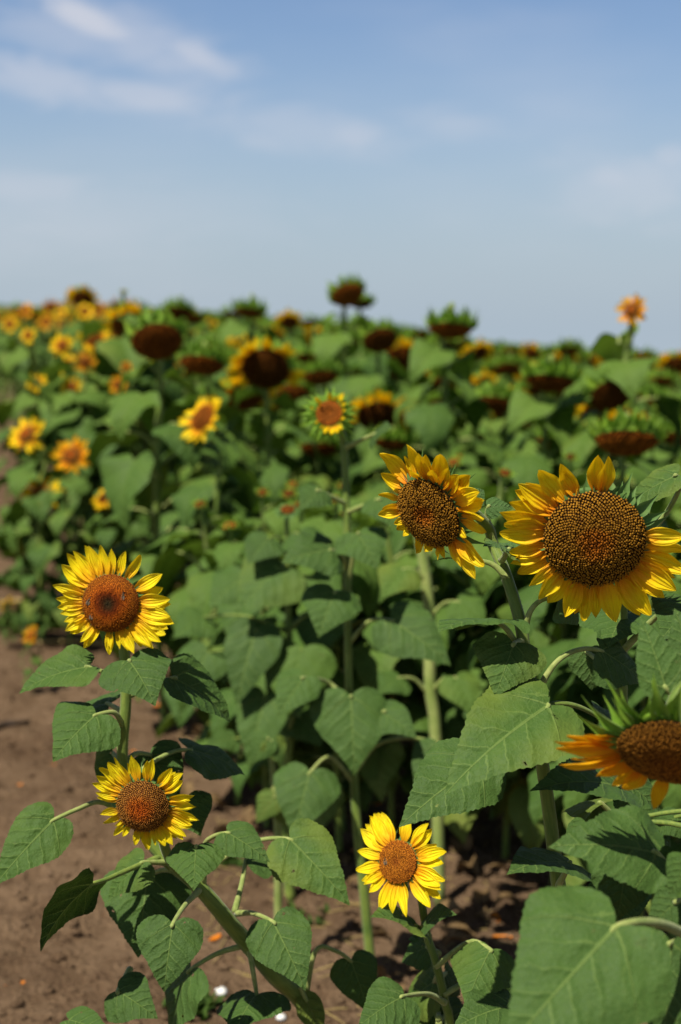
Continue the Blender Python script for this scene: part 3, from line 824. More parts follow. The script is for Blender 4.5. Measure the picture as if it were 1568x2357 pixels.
# ---- E : flower turned down to the left, right of the middle
rt, base = root_at(1330, 2900, 2.2, 'sharp golden sunflower with its brown disc tilted left and down on a bent stem')
cE, nE, RE, hE = hero_head(rt, 990.5, 1178.5, 1.97, (-0.60, 0.68, -0.42), 86,
    [(120,220),(130,460),(440,110),(585,215),(670,235),(845,230),(950,400),(1080,490),(1215,485),(1330,690),(1375,795),(1380,1010),(1405,1175),(1165,1240),(1275,1740),(1380,1580),(1105,1590),(900,1490),(820,1510),(740,1405),(660,1410),(400,1220),(290,1070),(95,960),(145,890),(100,720),(480,430),(760,420)],
    (851.6, 1001.2), 0.19083, petal='petal_gold', disc='disc_tan', nfl=1150, seed=23, bulge=0.20, wr=0.46, extra=9, nbr=20, lift=0.22, maxlen=1.08, dip=0.12, flh=0.06, jit=0.25, curl=0.6, wmin=.25,
    bracts=[(585,165),(1040,380),(1265,495),(330,400),(1360,960),(1430,1430)], brl=0.45)
stem_part(rt, [cE - nE * RE * 0.42, cE - nE * RE * 0.95, P(1118, 1205, 2.07), P(1136, 1255, 2.08), P(1160, 1310, 2.06), P(1185, 1385, 2.04), P(1201, 1450, 2.03), P(1212, 1530, 2.03), P(1226, 1600, 2.03), P(1243, 1720, 2.04), P(1262, 1850, 2.05), P(1278, 1980, 2.06), P(1295, 2120, 2.08), P(1310, 2400, 2.12), base - np.array([0, 0, .03])],
    [0.0068, 0.0075, 0.0085, 0.0088, 0.009, 0.0095, 0.010, 0.0115, 0.0125], seed=4, n=80)
hero_leaf(rt, (1142, 1431), (1008, 1456), 2.0, 110, [(1186, 1482, 2.03), (1168, 1450, 2.02)], hint=(0.1, -0.25, 1.0), dD=-0.08, seed=61, label='dark leaf held flat in the shade')
hero_leaf(rt, (1183, 1482), (1140, 1606), 1.98, 196, [(1203, 1475, 2.03)], hint=(0, 0.9, 0.65), dD=-0.04, seed=62, quilt=.0055, label='heart-shaped leaf in front of the stem')
hero_leaf(rt, (1263, 1624), (1022, 1832), 1.93, 205, [(1226, 1595, 2.03), (1208, 1612, 2.0), (1240, 1616, 1.95)], hint=(-0.1, 0.75, 0.8), dD=-0.08, seed=63, quilt=.0055, teeth=.02)
hero_leaf(rt, (1105, 1755), (918, 1905), 2.00, 175, [(1243, 1720, 2.04), (1170, 1725, 2.03)], hint=(-0.1, 0.9, 0.6), dD=-0.05, seed=64, quilt=.0055, teeth=.02)
hero_leaf(rt, (1384, 1498), (1480, 1575), 2.06, 95, [(1232, 1600, 2.03), (1271, 1536, 2.03), (1307, 1505, 2.04), (1348, 1493, 2.05)], hint=(0, 0.75, 0.8), dD=0.03, seed=65)
hero_leaf(rt, (1386, 1655), (1460, 1720), 2.10, 70, [(1240, 1640, 2.04), (1276, 1620, 2.05), (1330, 1626, 2.07)], hint=(0, 0.6, 0.9), dD=0.05, seed=66, pm='stem')
hero_leaf(rt, (1312, 1988), (1166, 2014), 2.0, 62, [(1285, 2040, 2.06)], hint=(0.1, 0.2, 1.0), dD=-0.1, seed=67, label='narrow dark leaf in the shade')
hero_leaf(rt, (1295, 1375), (1330, 1440), 2.02, 62, [(1206, 1455, 2.03), (1222, 1405, 2.02), (1250, 1380, 2.02)], hint=(0.1, 0.8, 0.8), dD=0.03, seed=68, m='leaf_young')
hero_leaf(rt, (1083, 1150), (1114, 1128), 2.08, 48, [(1120, 1210, 2.07), (1100, 1180, 2.08)], hint=(0, 0.9, 0.5), dD=0.02, seed=69, m='leaf_young')
hero_leaf(rt, (1125, 1166), (1180, 1170), 2.06, 46, [(1138, 1255, 2.08), (1122, 1190, 2.07)], hint=(-.1, 0.8, 0.6), dD=0.0, seed=70, m='leaf_young')
hero_leaf(rt, (1172, 1265), (1112, 1258), 2.0, 36, [(1155, 1290, 2.05)], hint=(0, 0.5, 0.9), dD=-0.04, seed=71, m='leaf_young')
hero_leaf(rt, (1100, 1290), (988, 1297), 2.05, 22, [(1168, 1330, 2.05), (1135, 1300, 2.05)], hint=(0, -0.2, 1.0), dD=0.02, seed=72, teeth=.03)
hero_leaf(rt, (1165, 1270), (1225, 1262), 2.1, 30, [(1155, 1290, 2.06)], hint=(0, 0.4, 1), dD=0.04, seed=73, m='leaf_young')

# ---- F : the large flower on the right
rt, base = root_at(1432, 2900, 2.15, 'largest sharp sunflower at right, broad brown seed disc ringed with golden petals')
cF, nF, RF, hF = hero_head(rt, 1369, 1237.5, 1.95, (-0.10, 0.91, -0.34), 116,
    [(890,80),(970,90),(595,175),(590,225),(400,205),(290,310),(230,320),(205,370),(155,470),(75,550),(115,650),(80,720),(160,880),(170,970),(320,1155),(400,1265),(650,1185),(615,1410),(765,1445),(870,1420),(1030,1450),(1230,1400),(1320,1395),(1430,1255),(1395,1240),(1530,1195),(1520,1090),(1600,1040),(1620,870),(1600,750)],
    (1127.8, 1024.2), 0.28073, petal='petal_gold', disc='disc_tan', nfl=1400, seed=29, bulge=0.34, wr=0.46, extra=16, nbr=20, lift=0.10, dip=0.05, flh=0.055, jit=0.14, maxlen=1.12, curl=0.45,
    bracts=[(1190,230),(1220,340),(1420,410),(1480,540),(1530,590),(1100,300)], brl=0.30, gap=(15, 66))
stem_part(rt, [cF - nF * RF * 0.42, cF - nF * RF * 0.9 + np.array([0, 0, .005]), P(1425, 1270, 2.10), P(1434, 1340, 2.13), P(1431, 1420, 2.13), P(1430, 1550, 2.12), P(1430, 1700, 2.12), P(1433, 1850, 2.12), P(1434, 2100, 2.12), base - np.array([0, 0, .03])], [0.011, 0.0095, 0.0092, 0.0095, 0.0105, 0.012, 0.0125], seed=5, n=60)
hero_leaf(rt, (1556, 1094), (1432, 1180), 2.05, 66, [(1434, 1290, 2.13), (1520, 1200, 2.12), (1566, 1120, 2.08)], hint=(-0.3, 0.7, 0.7), dD=0.03, seed=81)
hero_leaf(rt, (1440, 1408), (1400, 1492), 2.16, 165, [(1431, 1440, 2.13)], hint=(0.0, 0.35, 1.0), dD=-0.10, seed=82, teeth=.025)
hero_leaf(rt, (1470, 1400), (1535, 1478), 2.18, 110, [(1431, 1430, 2.13)], hint=(0.2, 0.4, 1.0), dD=-0.06, seed=83, teeth=.025)
hero_leaf(rt, (1595, 1395), (1520, 1475), 2.0, 130, [(1431, 1500, 2.12), (1510, 1420, 2.08), (1560, 1385, 2.02)], hint=(0.0, 0.8, 0.8), dD=-0.05, seed=84)
hero_leaf(rt, (1350, 1500), (1362, 1590), 2.22, 90, [(1430, 1560, 2.12)], hint=(0, 0.8, 0.8), seed=85)
hero_leaf(rt, (1428, 1810), (1218, 1822), 1.98, 82, [(1433, 1850, 2.12)], hint=(0.0, 0.55, 1.0), dD=-0.08, seed=86, fold=.25, teeth=.02)
hero_leaf(rt, (1440, 1800), (1520, 1875), 2.05, 95, [(1433, 1840, 2.12)], hint=(0.1, 0.7, 0.8), dD=0.0, seed=87)
hero_leaf(rt, (1385, 1850), (1290, 1875), 2.1, 60, [(1434, 1900, 2.12)], hint=(0.0, 0.1, 1.0), dD=0.05, seed=88, m='leaf_yellow')
hero_leaf(rt, (1424, 2030), (1440, 2150), 2.1, 130, [(1434, 2060, 2.12)], hint=(0.0, 0.5, 0.8), dD=-0.05, seed=89)

# ---- G : nearest plant, lower right, head hanging
rt, base = root_at(1650, 3300, 1.84, 'nearest sunflower, blurred hanging head with spiky green bracts and drooping amber petals')
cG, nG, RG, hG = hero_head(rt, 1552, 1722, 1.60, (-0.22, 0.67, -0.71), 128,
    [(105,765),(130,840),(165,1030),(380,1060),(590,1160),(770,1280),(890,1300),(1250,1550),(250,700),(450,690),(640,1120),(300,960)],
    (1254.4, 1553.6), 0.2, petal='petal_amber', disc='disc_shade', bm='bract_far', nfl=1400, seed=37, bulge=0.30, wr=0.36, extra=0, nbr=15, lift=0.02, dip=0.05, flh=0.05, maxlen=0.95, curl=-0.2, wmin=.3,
    bracts=[(670,130),(740,310),(240,530),(320,370),(1150,280),(1220,80),(1560,120),(430,640),(1000,500),(1350,420)], brl=0.55, brwid=.36)
stem_part(rt, [cG - nG * RG * .42, cG - nG * RG * 1.1, cG + np.array([0.06, 0.06, 0.075]), cG + np.array([0.10, 0.10, 0.02]), P(1745, 1900, 1.74), P(1725, 2300, 1.78), base - np.array([0, 0, .03])], [0.012, 0.011, 0.011, 0.012, 0.014], seed=6)
hero_leaf(rt, (1533, 1584), (1474, 1420), 1.68, 105, [(1735, 1800, 1.74), (1640, 1660, 1.72), (1560, 1610, 1.69)], hint=(-0.1, 0.9, 0.4), dD=0.04, seed=91, m='leaf', label='pale pointed leaf standing up behind the head')
hero_leaf(rt, (1600, 1560), (1552, 1400), 1.72, 105, [(1735, 1850, 1.74), (1660, 1620, 1.73)], hint=(0.0, 0.9, 0.4), dD=0.04, seed=92, m='leaf')
hero_leaf(rt, (1512, 1962), (1262, 1950), 1.72, 160, [(1735, 2000, 1.75), (1640, 2080, 1.74), (1560, 2020, 1.73)], hint=(-0.15, 0.75, 0.8), dD=-0.02, seed=93, teeth=.022, quilt=.0055, wave=.045)
hero_leaf(rt, (1417, 2135), (1160, 2425), 1.50, 345, [(1730, 2200, 1.76), (1620, 2170, 1.66), (1533, 2130, 1.56), (1470, 2122, 1.52)], hint=(-0.12, 0.85, 0.7), dD=-0.06, seed=94, teeth=.017, quilt=.0055, droop=.35, label='largest leaf, filling the lower right corner', pr=.006)
hero_leaf(rt, (1560, 2075), (1490, 2140), 1.66, 90, [(1735, 2100, 1.75), (1640, 2060, 1.7)], hint=(0.0, 0.8, 0.8), seed=95)
hero_leaf(rt, (1545, 2170), (1520, 2420), 1.62, 200, [(1730, 2250, 1.77), (1630, 2160, 1.7)], hint=(0.1, 0.8, 0.6), dD=-0.02, seed=96)
hero_leaf(rt, (1440, 2000), (1420, 2120), 1.76, 140, [(1735, 2060, 1.76), (1560, 2000, 1.76)], hint=(0.0, 0.7, 0.6), seed=97)
hero_leaf(rt, (1590, 1990), (1540, 2060), 1.62, 120, [(1740, 1980, 1.74)], hint=(0.0, 0.7, 0.8), seed=98)

for i, a in enumerate([((1480, 2230), (1400, 2340), 150), ((1560, 2240), (1500, 2380), 150), ((1350, 1905), (1300, 1960), 90), ((1480, 1880), (1545, 1950), 110), ((1560, 1880), (1500, 1925), 100)]):
    hero_leaf(rt, a[0], a[1], 1.85, a[2], [(1735, a[0][1] + 60, 1.78), ((1735 + a[0][0]) / 2, a[0][1] - 10, 1.82)], hint=(0, 0.6, 0.9), dD=0.0, seed=160 + i, pm='stem', pr=.0036)

# ---- H : leafy plant at the edge of the crop behind
rt, base = root_at(668, 2075, 3.95, 'leafy sunflower with a tiny head between the leaning plant and the slim one')
top = P(660, 1190, 3.95)
stem_part(rt, [top, P(664, 1400, 3.95), P(668, 1650, 3.95), P(655, 1850, 3.95), base - np.array([0, 0, .03])], [0.006, 0.010, 0.013, 0.015], seed=7)
hero_head(rt, 662, 1175, 3.93, (0, 0.5, 0.85), 16, [], (0, 0), 1, disc='disc_brown', nfl=60, seed=41, nbr=22, brl=1.3, brwid=.7, bulge=.2)
for i, a in enumerate([((694,1495),(663,1646),190,0), ((591,1449),(545,1626),125,0), ((650,1305),(545,1414),150,0), ((611,1603),(575,1770),120,0), ((720,1330),(790,1390),110,0), ((560,1330),(480,1400),130,.15), ((740,1420),(720,1520),120,.1),
        ((620,1240),(570,1300),110,0), ((690,1230),(740,1290),100,0), ((480,1500),(430,1600),110,.1), ((690,1650),(740,1720),90,.1), ((540,1700),(470,1721),50,.1), ((470,1420),(400,1470),110,.2)]):
    hero_leaf(rt, a[0], a[1], 3.86 + a[3], a[2], [(664 + (a[0][1] - 1450) * 0.01, a[0][1] + 35, 3.95), ((664 + a[0][0]) / 2, a[0][1] - 2, 3.9)], hint=(0, 0.8, 0.8), dD=-0.05, seed=110 + i, pr=.004, pm='stem', m='leaf' if i % 4 else 'leaf_far')
# ---- I : yellowing small plant between
rt, base = root_at(640, 2040, 3.5, 'thin yellowing sunflower with a round discoloured leaf low beside the slim plant')
stem_part(rt, [P(622, 1700, 3.5), P(627, 1760, 3.5), P(634, 1850, 3.5), P(640, 1935, 3.5), base - np.array([0, 0, .02])], [0.006, 0.009, 0.011], seed=8, mat_='petiole')
hero_leaf(rt, (632, 1835), (590, 1895), 3.46, 62, [(634, 1850, 3.5)], hint=(0, 0.9, 0.6), seed=131, m='leaf_yellow')
hero_leaf(rt, (640, 1850), (660, 1905), 3.48, 50, [(634, 1870, 3.5)], hint=(0, 0.9, 0.6), seed=132, m='leaf_yellow')
hero_leaf(rt, (626, 1705), (650, 1760), 3.46, 60, [(624, 1720, 3.5)], hint=(0, 0.8, 0.7), seed=133)
hero_leaf(rt, (618, 1700), (580, 1760), 3.46, 60, [(624, 1720, 3.5)], hint=(0, 0.8, 0.7), seed=134)

# ---- J : pale thick stem seen behind the tilted flower
rt, base = root_at(1012, 2060, 3.9, 'crop sunflower with a thick pale sunlit stem, mostly hidden behind the tilted golden flower')
stem_part(rt, [P(945, 1110, 3.9), P(962, 1220, 3.9), P(980, 1330, 3.9), P(990, 1450, 3.9), P(990, 1580, 3.9), P(1003, 1700, 3.9), base - np.array([0, 0, .03])], [0.010, 0.014, 0.016, 0.0165, 0.0165, 0.017], seed=9, mat_='petiole')
hero_head(rt, 944, 1100, 3.89, (0, 0.4, 0.9), 18, [], (0, 0), 1, disc='disc_brown', nfl=60, seed=43, nbr=20, brl=1.2, brwid=.7, bulge=.2)
for i, a in enumerate([((1055, 1385), (1120, 1440), 95), ((930, 1310), (880, 1380), 90), ((1050, 1560), (1090, 1650), 90), ((920, 1560), (870, 1600), 80), ((1030, 1240), (1090, 1290), 90)]):
    hero_leaf(rt, a[0], a[1], 3.86, a[2], [(988, a[0][1] + 40, 3.9), ((988 + a[0][0]) / 2, a[0][1] + 4, 3.88)], hint=(0, 0.8, 0.8), dD=-0.05, seed=150 + i, pr=.005, m='leaf_far')

# ---- bees on the discs
def bee(c, n, Rd, bu, px, py, ang, label):
    rv = ray(px, py)
    t = ((c + n * Rd * bu - CAM) @ n) / (rv @ n)
    p = CAM + rv * t
    ya = nrm(RGT * math.cos(ang) + np.array([0, 0, 1.0]) * math.sin(ang)); ya = nrm(ya - n * (ya @ n)); xa = np.cross(ya, n)
    W = frame(p + n * 0.0035, xa, ya, n)
    o = thing('honey_bee', label, 'bee', p)
    WORLD[o.name] = W; o.matrix_basis = Matrix([list(r) for r in W])
    def ell(r3, c3, k=10, m_=7):
        V = [[c3[0], c3[1] - r3[1], c3[2]]]; UV = [[0, 0]]
        for i in range(1, m_):
            a = math.pi * i / m_
            for j in range(k):
                b = 2 * math.pi * j / k
                V.append([c3[0] + r3[0] * math.sin(a) * math.cos(b), c3[1] - r3[1] * math.cos(a), c3[2] + r3[2] * math.sin(a) * math.sin(b)]); UV.append([j / k, i / m_])
        V.append([c3[0], c3[1] + r3[1], c3[2]]); UV.append([0, 1])
        jj = np.arange(k); jn = (jj + 1) % k
        F = [np.stack([np.zeros(k, int), 1 + jj, 1 + jn], 1), np.vstack([np.stack([1 + i * k + jj, 1 + (i + 1) * k + jj, 1 + (i + 1) * k + jn, 1 + i * k + jn], 1) for i in range(m_ - 2)]),
             np.stack([np.full(k, len(V) - 1), 1 + (m_ - 2) * k + jn, 1 + (m_ - 2) * k + jj], 1)]
        return V, F, UV
    for nm, r3, c3, mt in (('abdomen', (.0022, .0042, .0020), (0, -.0050, 0), 'bee_striped'), ('thorax', (.0022, .0024, .0021), (0, .0006, .0004), 'bee_fuzz'), ('head', (.0016, .0012, .0014), (0, .0038, 0), 'bee_dark')):
        gg = G(); gg.add(*ell(r3, c3), 0.1); link(nm, gg.mesh(nm, [M[mt]]), o, W)
    for s_ in (-1, 1):
        gg = G(); V, F, UV = ell((.0012, .0036, .00012), (s_ * .0018, -.0038, .0022)); gg.add(V, F, UV); link('wing', gg.mesh('wing', [M['bee_wing']]), o, W)
        for k in range(3):
            gg = G(); tube(gg, np.array([[s_ * .001, .002 - k * .0018, -.001], [s_ * .0035, .003 - k * .0028, .0002], [s_ * .0045, .003 - k * .0035, -.003]]), [.0003, .0002], n=8, k=5)
            link('leg', gg.mesh('leg', [M['bee_dark']]), o, W)
for nm, c_ in (('bee_dark', (.012, .009, .006)), ('bee_fuzz', (.06, .035, .012))):
    m_, g_ = mat(nm); finish(g_, c_, rough=.6); M[nm] = m_
m_, g_ = mat('bee_striped'); uvn = g_.new('ShaderNodeUVMap'); sp = g_.new('ShaderNodeSeparateXYZ'); g_.l.new(uvn.outputs[0], sp.inputs[0])
finish(g_, g_.mix(g_.m('GREATER_THAN', g_.m('SINE', g_.m('MULTIPLY', sp.outputs[1], 30)), 0.1), (.012, .009, .006), (.14, .075, .02)), rough=.5); M['bee_striped'] = m_
m_, g_ = mat('bee_wing'); finish(g_, (.25, .2, .14), rough=.25, transl=.5); M['bee_wing'] = m_
bee(cA, nA, RA, .30, 207, 1382, 1.2, 'dark bee at the left side of the upper flower disc')
bee(cA, nA, RA, .33, 285, 1370, 1.5, 'dark bee in the upper right of the upper flower disc')
bee(cA, nA, RA, .22, 213, 1415, 1.4, 'dark bee at the lower left of the upper flower disc')
bee(cC, nC, RC, .20, 890, 1980, 2.0, 'dark bee at the left edge of the small lemon flower disc')


# ------------------------------------------------------------------ the crop
def field_leaf_geo(seed, m=26, rings=5, pet=0.55, L=1.0):
    """leaf of unit blade length: petiole leaves the stem at the origin going outward (+X) and up, blade hangs outward.
       materials: 0 leaf, 1 petiole"""
    r = np.random.default_rng(seed)
    g = G()
    up = 0.30 + 0.25 * r.random()
    j = np.array([pet * (0.75 + .5 * r.random()), (r.random() - .5) * .1, pet * up])
    tube(g, np.array([[0, 0, 0], [j[0] * .5, j[1] * .3, j[2] * .85], j]), [0.032, 0.024, 0.018], n=7, k=5, mi=1, cap=False)
    drop = R(38 + 34 * r.random())
    ya = np.array([math.cos(drop), (r.random() - .5) * .4, -math.sin(drop)]); ya = nrm(ya)
    roll = r.normal(0, .3)
    za = nrm(np.array([math.sin(drop), roll, math.cos(drop)])); za = nrm(za - ya * (za @ ya)); xa = np.cross(ya, za)
    b = blade(W=0.78 + .2 * r.random(), seed=seed, m=m, rings=rings, teeth=0.012 if m > 20 else 0, nteeth=20, droop=0.6 + 1.0 * r.random(), fold=-.1 + .45 * r.random(), wave=.03 + .05 * r.random(), quilt=.008, twist=r.normal(0, .35))
    g.merge(b, frame(j, xa, ya, za, 1.0), rnd=r.random())
    return g

PET = []
def field_head_geo(kind, seed, hi=True):
    """returns (receptacle, disc, petals, bracts) in the head frame (+Z = face)"""
    r = np.random.default_rng(seed)
    Rd = {'droop': .092, 'partial': .088, 'open': .052, 'small': .030, 'bud': .022}[kind]
    rec = receptacle_geo(Rd, 0.42, seed)
    disc = disc_geo(Rd, {True: 300, False: 60}[hi] if kind not in ('bud',) else 40, seed, .40, .08, dip=.03, size=1.1, k=4) if hi else disc_geo(Rd, 40, seed, .26, .06, dip=.0, size=1.2, k=3)
    br = G()
    n = {'droop': 64, 'partial': 56, 'open': 22, 'small': 18, 'bud': 26}[kind]
    if not hi: n //= 2
    for i in range(n):
        a = 2 * math.pi * (i + .7 * r.random()) / n
        e = np.array([math.cos(a), math.sin(a), 0]); row = i % 2
        ln = Rd * (.45 + .55 * r.random()) * (1.6 if kind == 'bud' else 1)
        out = nrm(e * (.8 if row else .45) + np.array([0, 0, (-.25 if row else -.75) if kind != 'bud' else .7]) + r.normal(0, .33, 3))
        b = e * Rd * (.98 - .25 * row) + np.array([0, 0, -Rd * (.08 + .22 * row)])
        zz = nrm(np.array([0, 0, 1.]) + e * .3); zz = nrm(zz - out * (zz @ out)); xx = np.cross(out, zz)
        br.merge(bract_geo(ln, Rd * (.36 if hi else .6), int(r.integers(1e6)), curl=-.4), frame(b, xx, out, zz), rnd=r.random())
    pe = G(); PET.clear()
    if kind in ('open', 'small', 'partial'):
        n = {'open': 24, 'small': 17, 'partial': 32}[kind]
        if not hi: n = int(n * .6)
        for i in range(n):
            a = 2 * math.pi * (i + .6 * r.random()) / n
            if kind == 'partial': a = R(15 + 210 * r.random()) if i % 6 else R(-40 + 40 * r.random())
            e = np.array([math.cos(a), math.sin(a), 0])
            ln = {'open': .056, 'partial': .062, 'small': .046}[kind] * (.8 + .4 * r.random())
            out = nrm(e + np.array([0, 0, r.normal(.15, .4)]) + r.normal(0, .22, 3))
            zz = nrm(np.array([0, 0, 1.]) - out * out[2] + r.normal(0, .1, 3)); zz = nrm(zz - out * (zz @ out)); xx = np.cross(out, zz)
            p = petal_geo(ln, ln * (.44 if hi else .75), int(r.integers(1e6)), nt=7 if hi else 4, nv=5 if hi else 3, curl=r.normal(.3, .4), twist=r.normal(0, .3))
            if hi:
                q_ = G(); q_.merge(p, frame(e * Rd * .95, xx, out, zz), rnd=r.random()); PET.append(q_)
            else: pe.merge(p, frame(e * Rd * .95, xx, out, zz), rnd=r.random())
    return Rd, rec, disc, pe, br

def proto(kind, seed, full, tilt=None):
    """one crop plant at the origin, its head turned towards -Y; returns (root, head centre)"""
    r = np.random.default_rng(seed)
    Hh = {'droop': 1.28, 'partial': 1.30, 'open': 1.15, 'small': 1.0, 'bud': 1.05}[kind]
    el = {'droop': -1.12, 'partial': -.70, 'open': -.15, 'small': .05, 'bud': 1.0}[kind] + r.normal(0, {'droop': .22, 'bud': .15, 'partial': .15}.get(kind, .5)) if tilt is None else tilt
    n = np.array([r.normal(0, .10 if kind != 'small' else .5), -math.cos(el), math.sin(el)]); n = nrm(n)
    Rd, rec, disc, pe, br = field_head_geo(kind, seed, full)
    c = np.array([0, -.04, Hh])
    root = thing('sunflower_plant', 'x', 'sunflower', np.zeros(3), 'x')
    # stem
    st = G(); rs = .0115 if kind in ('droop', 'partial') else .009
    top = c - n * Rd * .5
    bend = [c - n * Rd * .95, np.array([0, .045, Hh - (.02 if el < -.5 else .10)])] if el < .6 else [c - n * Rd * 1.6]
    pts = [np.array([0, 0, -.04]), np.array([r.normal(0, .01), r.normal(0, .01), Hh * .35]), np.array([r.normal(0, .012), .01, Hh * .72])] + bend[::-1] + [top]
    tube(st, np.array(pts), [rs * 1.25, rs * 1.1, rs, rs * .85, rs * .75], n=26 if full else 9, k=8 if full else 5, cap=False)
    link('stem', st.mesh('stem', [M['stem']]), root, np.eye(4))
    # leaves
    nl = {'droop': 21, 'partial': 21, 'open': 16, 'small': 14, 'bud': 19}[kind]
    allg = G(); ph = r.random() * 6.28
    for i in range(nl):
        f = i / (nl - 1)
        z = Hh * (.15 + .77 * f); a = ph + i * 2.4 + r.normal(0, .25)
        s = (.10 + .115 * math.sin(math.pi * (.16 + .68 * (1 - f)))) * (.85 + .3 * r.random()) * (.8 if kind in ('small',) else 1.0)
        ca, sa = math.cos(a), math.sin(a)
        W = np.eye(4); W[:3, :3] = np.array([[ca, -sa, 0], [sa, ca, 0], [0, 0, 1]]) * s; W[:3, 3] = [ca * rs * .7, sa * rs * .7, z]
        v = int(r.integers(len(LEAF_HI)))
        if full:
            me = (LEAF_TOP[v % 3] if f > .84 else LEAF_HI[v]) if (f > .20 or r.random() < .5) else LEAF_OLD[v % len(LEAF_OLD)]
            link('leaf', me, root, W)
        else:
            allg.merge(LEAF_LO[v] if f <= .84 else LEAF_LOT[v], W, rnd=r.random())
    if not full:
        link('leaves', allg.mesh('leaves', [M['leaf_far'], M['petiole'], M['leaf_top']]), root, np.eye(4))
    ya = nrm(np.array([0, 0, 1.]) - n * n[2]) if abs(n[2]) < .97 else nrm(np.array([0, 1., 0]) - n * n[1]); xa = np.cross(ya, n)
    W = frame(c, xa, ya, n)
    dm = M['disc_rust'] if kind in ('small',) else M['disc_brown']
    pm = M['petal_amber'] if kind in ('small',) and seed % 3 == 0 else M['petal_gold']
    bm = M['bract_far'] if kind != 'small' else M['bract']
    if full:
        h = link('flower_head', rec.mesh('flower_head', [bm]), root, W)
        link('disc', disc.mesh('disc', [dm]), h, W)
        link('bracts', br.mesh('bracts', [bm]), h, W)
        for pg in PET:
            link('petal', pg.mesh('petal', [pm]), h, W)
    else:
        g = G(); g.merge(rec); g.merge(disc, mi_shift=1)
        g.merge(br)
        if pe.n: g.merge(pe, mi_shift=2)
        link('flower_head', g.mesh('flower_head', [bm, dm, pm]), root, W)
    return root, c, Rd

LEAF_HI = [field_leaf_geo(500 + i, 30, 6).mesh('leaf', [M['leaf_far'], M['petiole']]) for i in range(7)]
LEAF_OLD = [field_leaf_geo(540 + i, 26, 5).mesh('leaf', [M['leaf_yellow'], M['petiole']]) for i in range(2)]
LEAF_TOP = [field_leaf_geo(560 + i, 26, 5, pet=.3).mesh('leaf', [M['leaf_top'], M['petiole']]) for i in range(3)]
LEAF_LOT = []
for i in range(7):
    q_ = field_leaf_geo(580 + i, 11, 3, pet=.3); q_.F = [(a_, 2 if m_ == 0 else m_) for a_, m_ in q_.F]; LEAF_LOT.append(q_)
LEAF_LO = [field_leaf_geo(500 + i, 11, 3) for i in range(7)]

KINDS_ = ['droop', 'partial', 'open', 'small', 'bud']
PRO = {}
for full in (True, False):
    for ki, k in enumerate(KINDS_):
        PRO[(k, full)] = [proto(k, 1000 + 37 * ki + 7 * q, full) for q in range(4 if k == 'droop' else 3)]
used = set()
fr = np.random.default_rng(4)
def copy_tree(o, parent=None):
    c = o.copy(); COL.objects.link(c)
    if parent is not None: c.parent = parent
    for ch in o.children: copy_tree(ch, c)
    return c
NAT = {'droop': .20, 'partial': .19, 'open': .19, 'small': .150, 'bud': .08}
def put_plant(kind, full, q, pos, s, rz, label, group, hw=None, tilt=None):
    key = (kind, full, q)
    src = PRO[(kind, full)][q][0]
    if key in used: o = copy_tree(src)
    else: o = src; used.add(key)
    o.location = pos; o.scale = (s, s, s); o.rotation_euler = (0, 0, rz)
    k = (hw / NAT[kind] if hw else float(fr.uniform(.85, 1.12))) / s
    for h in o.children:
        if h.name.startswith('flower_head'):
            h.scale = (k, k, k)
            if tilt: h.rotation_euler = (h.rotation_euler.to_matrix() @ Matrix.Rotation(tilt[0], 3, 'X') @ Matrix.Rotation(tilt[1], 3, 'Y')).to_euler()
    o['label'] = label; o['group'] = group
    return o

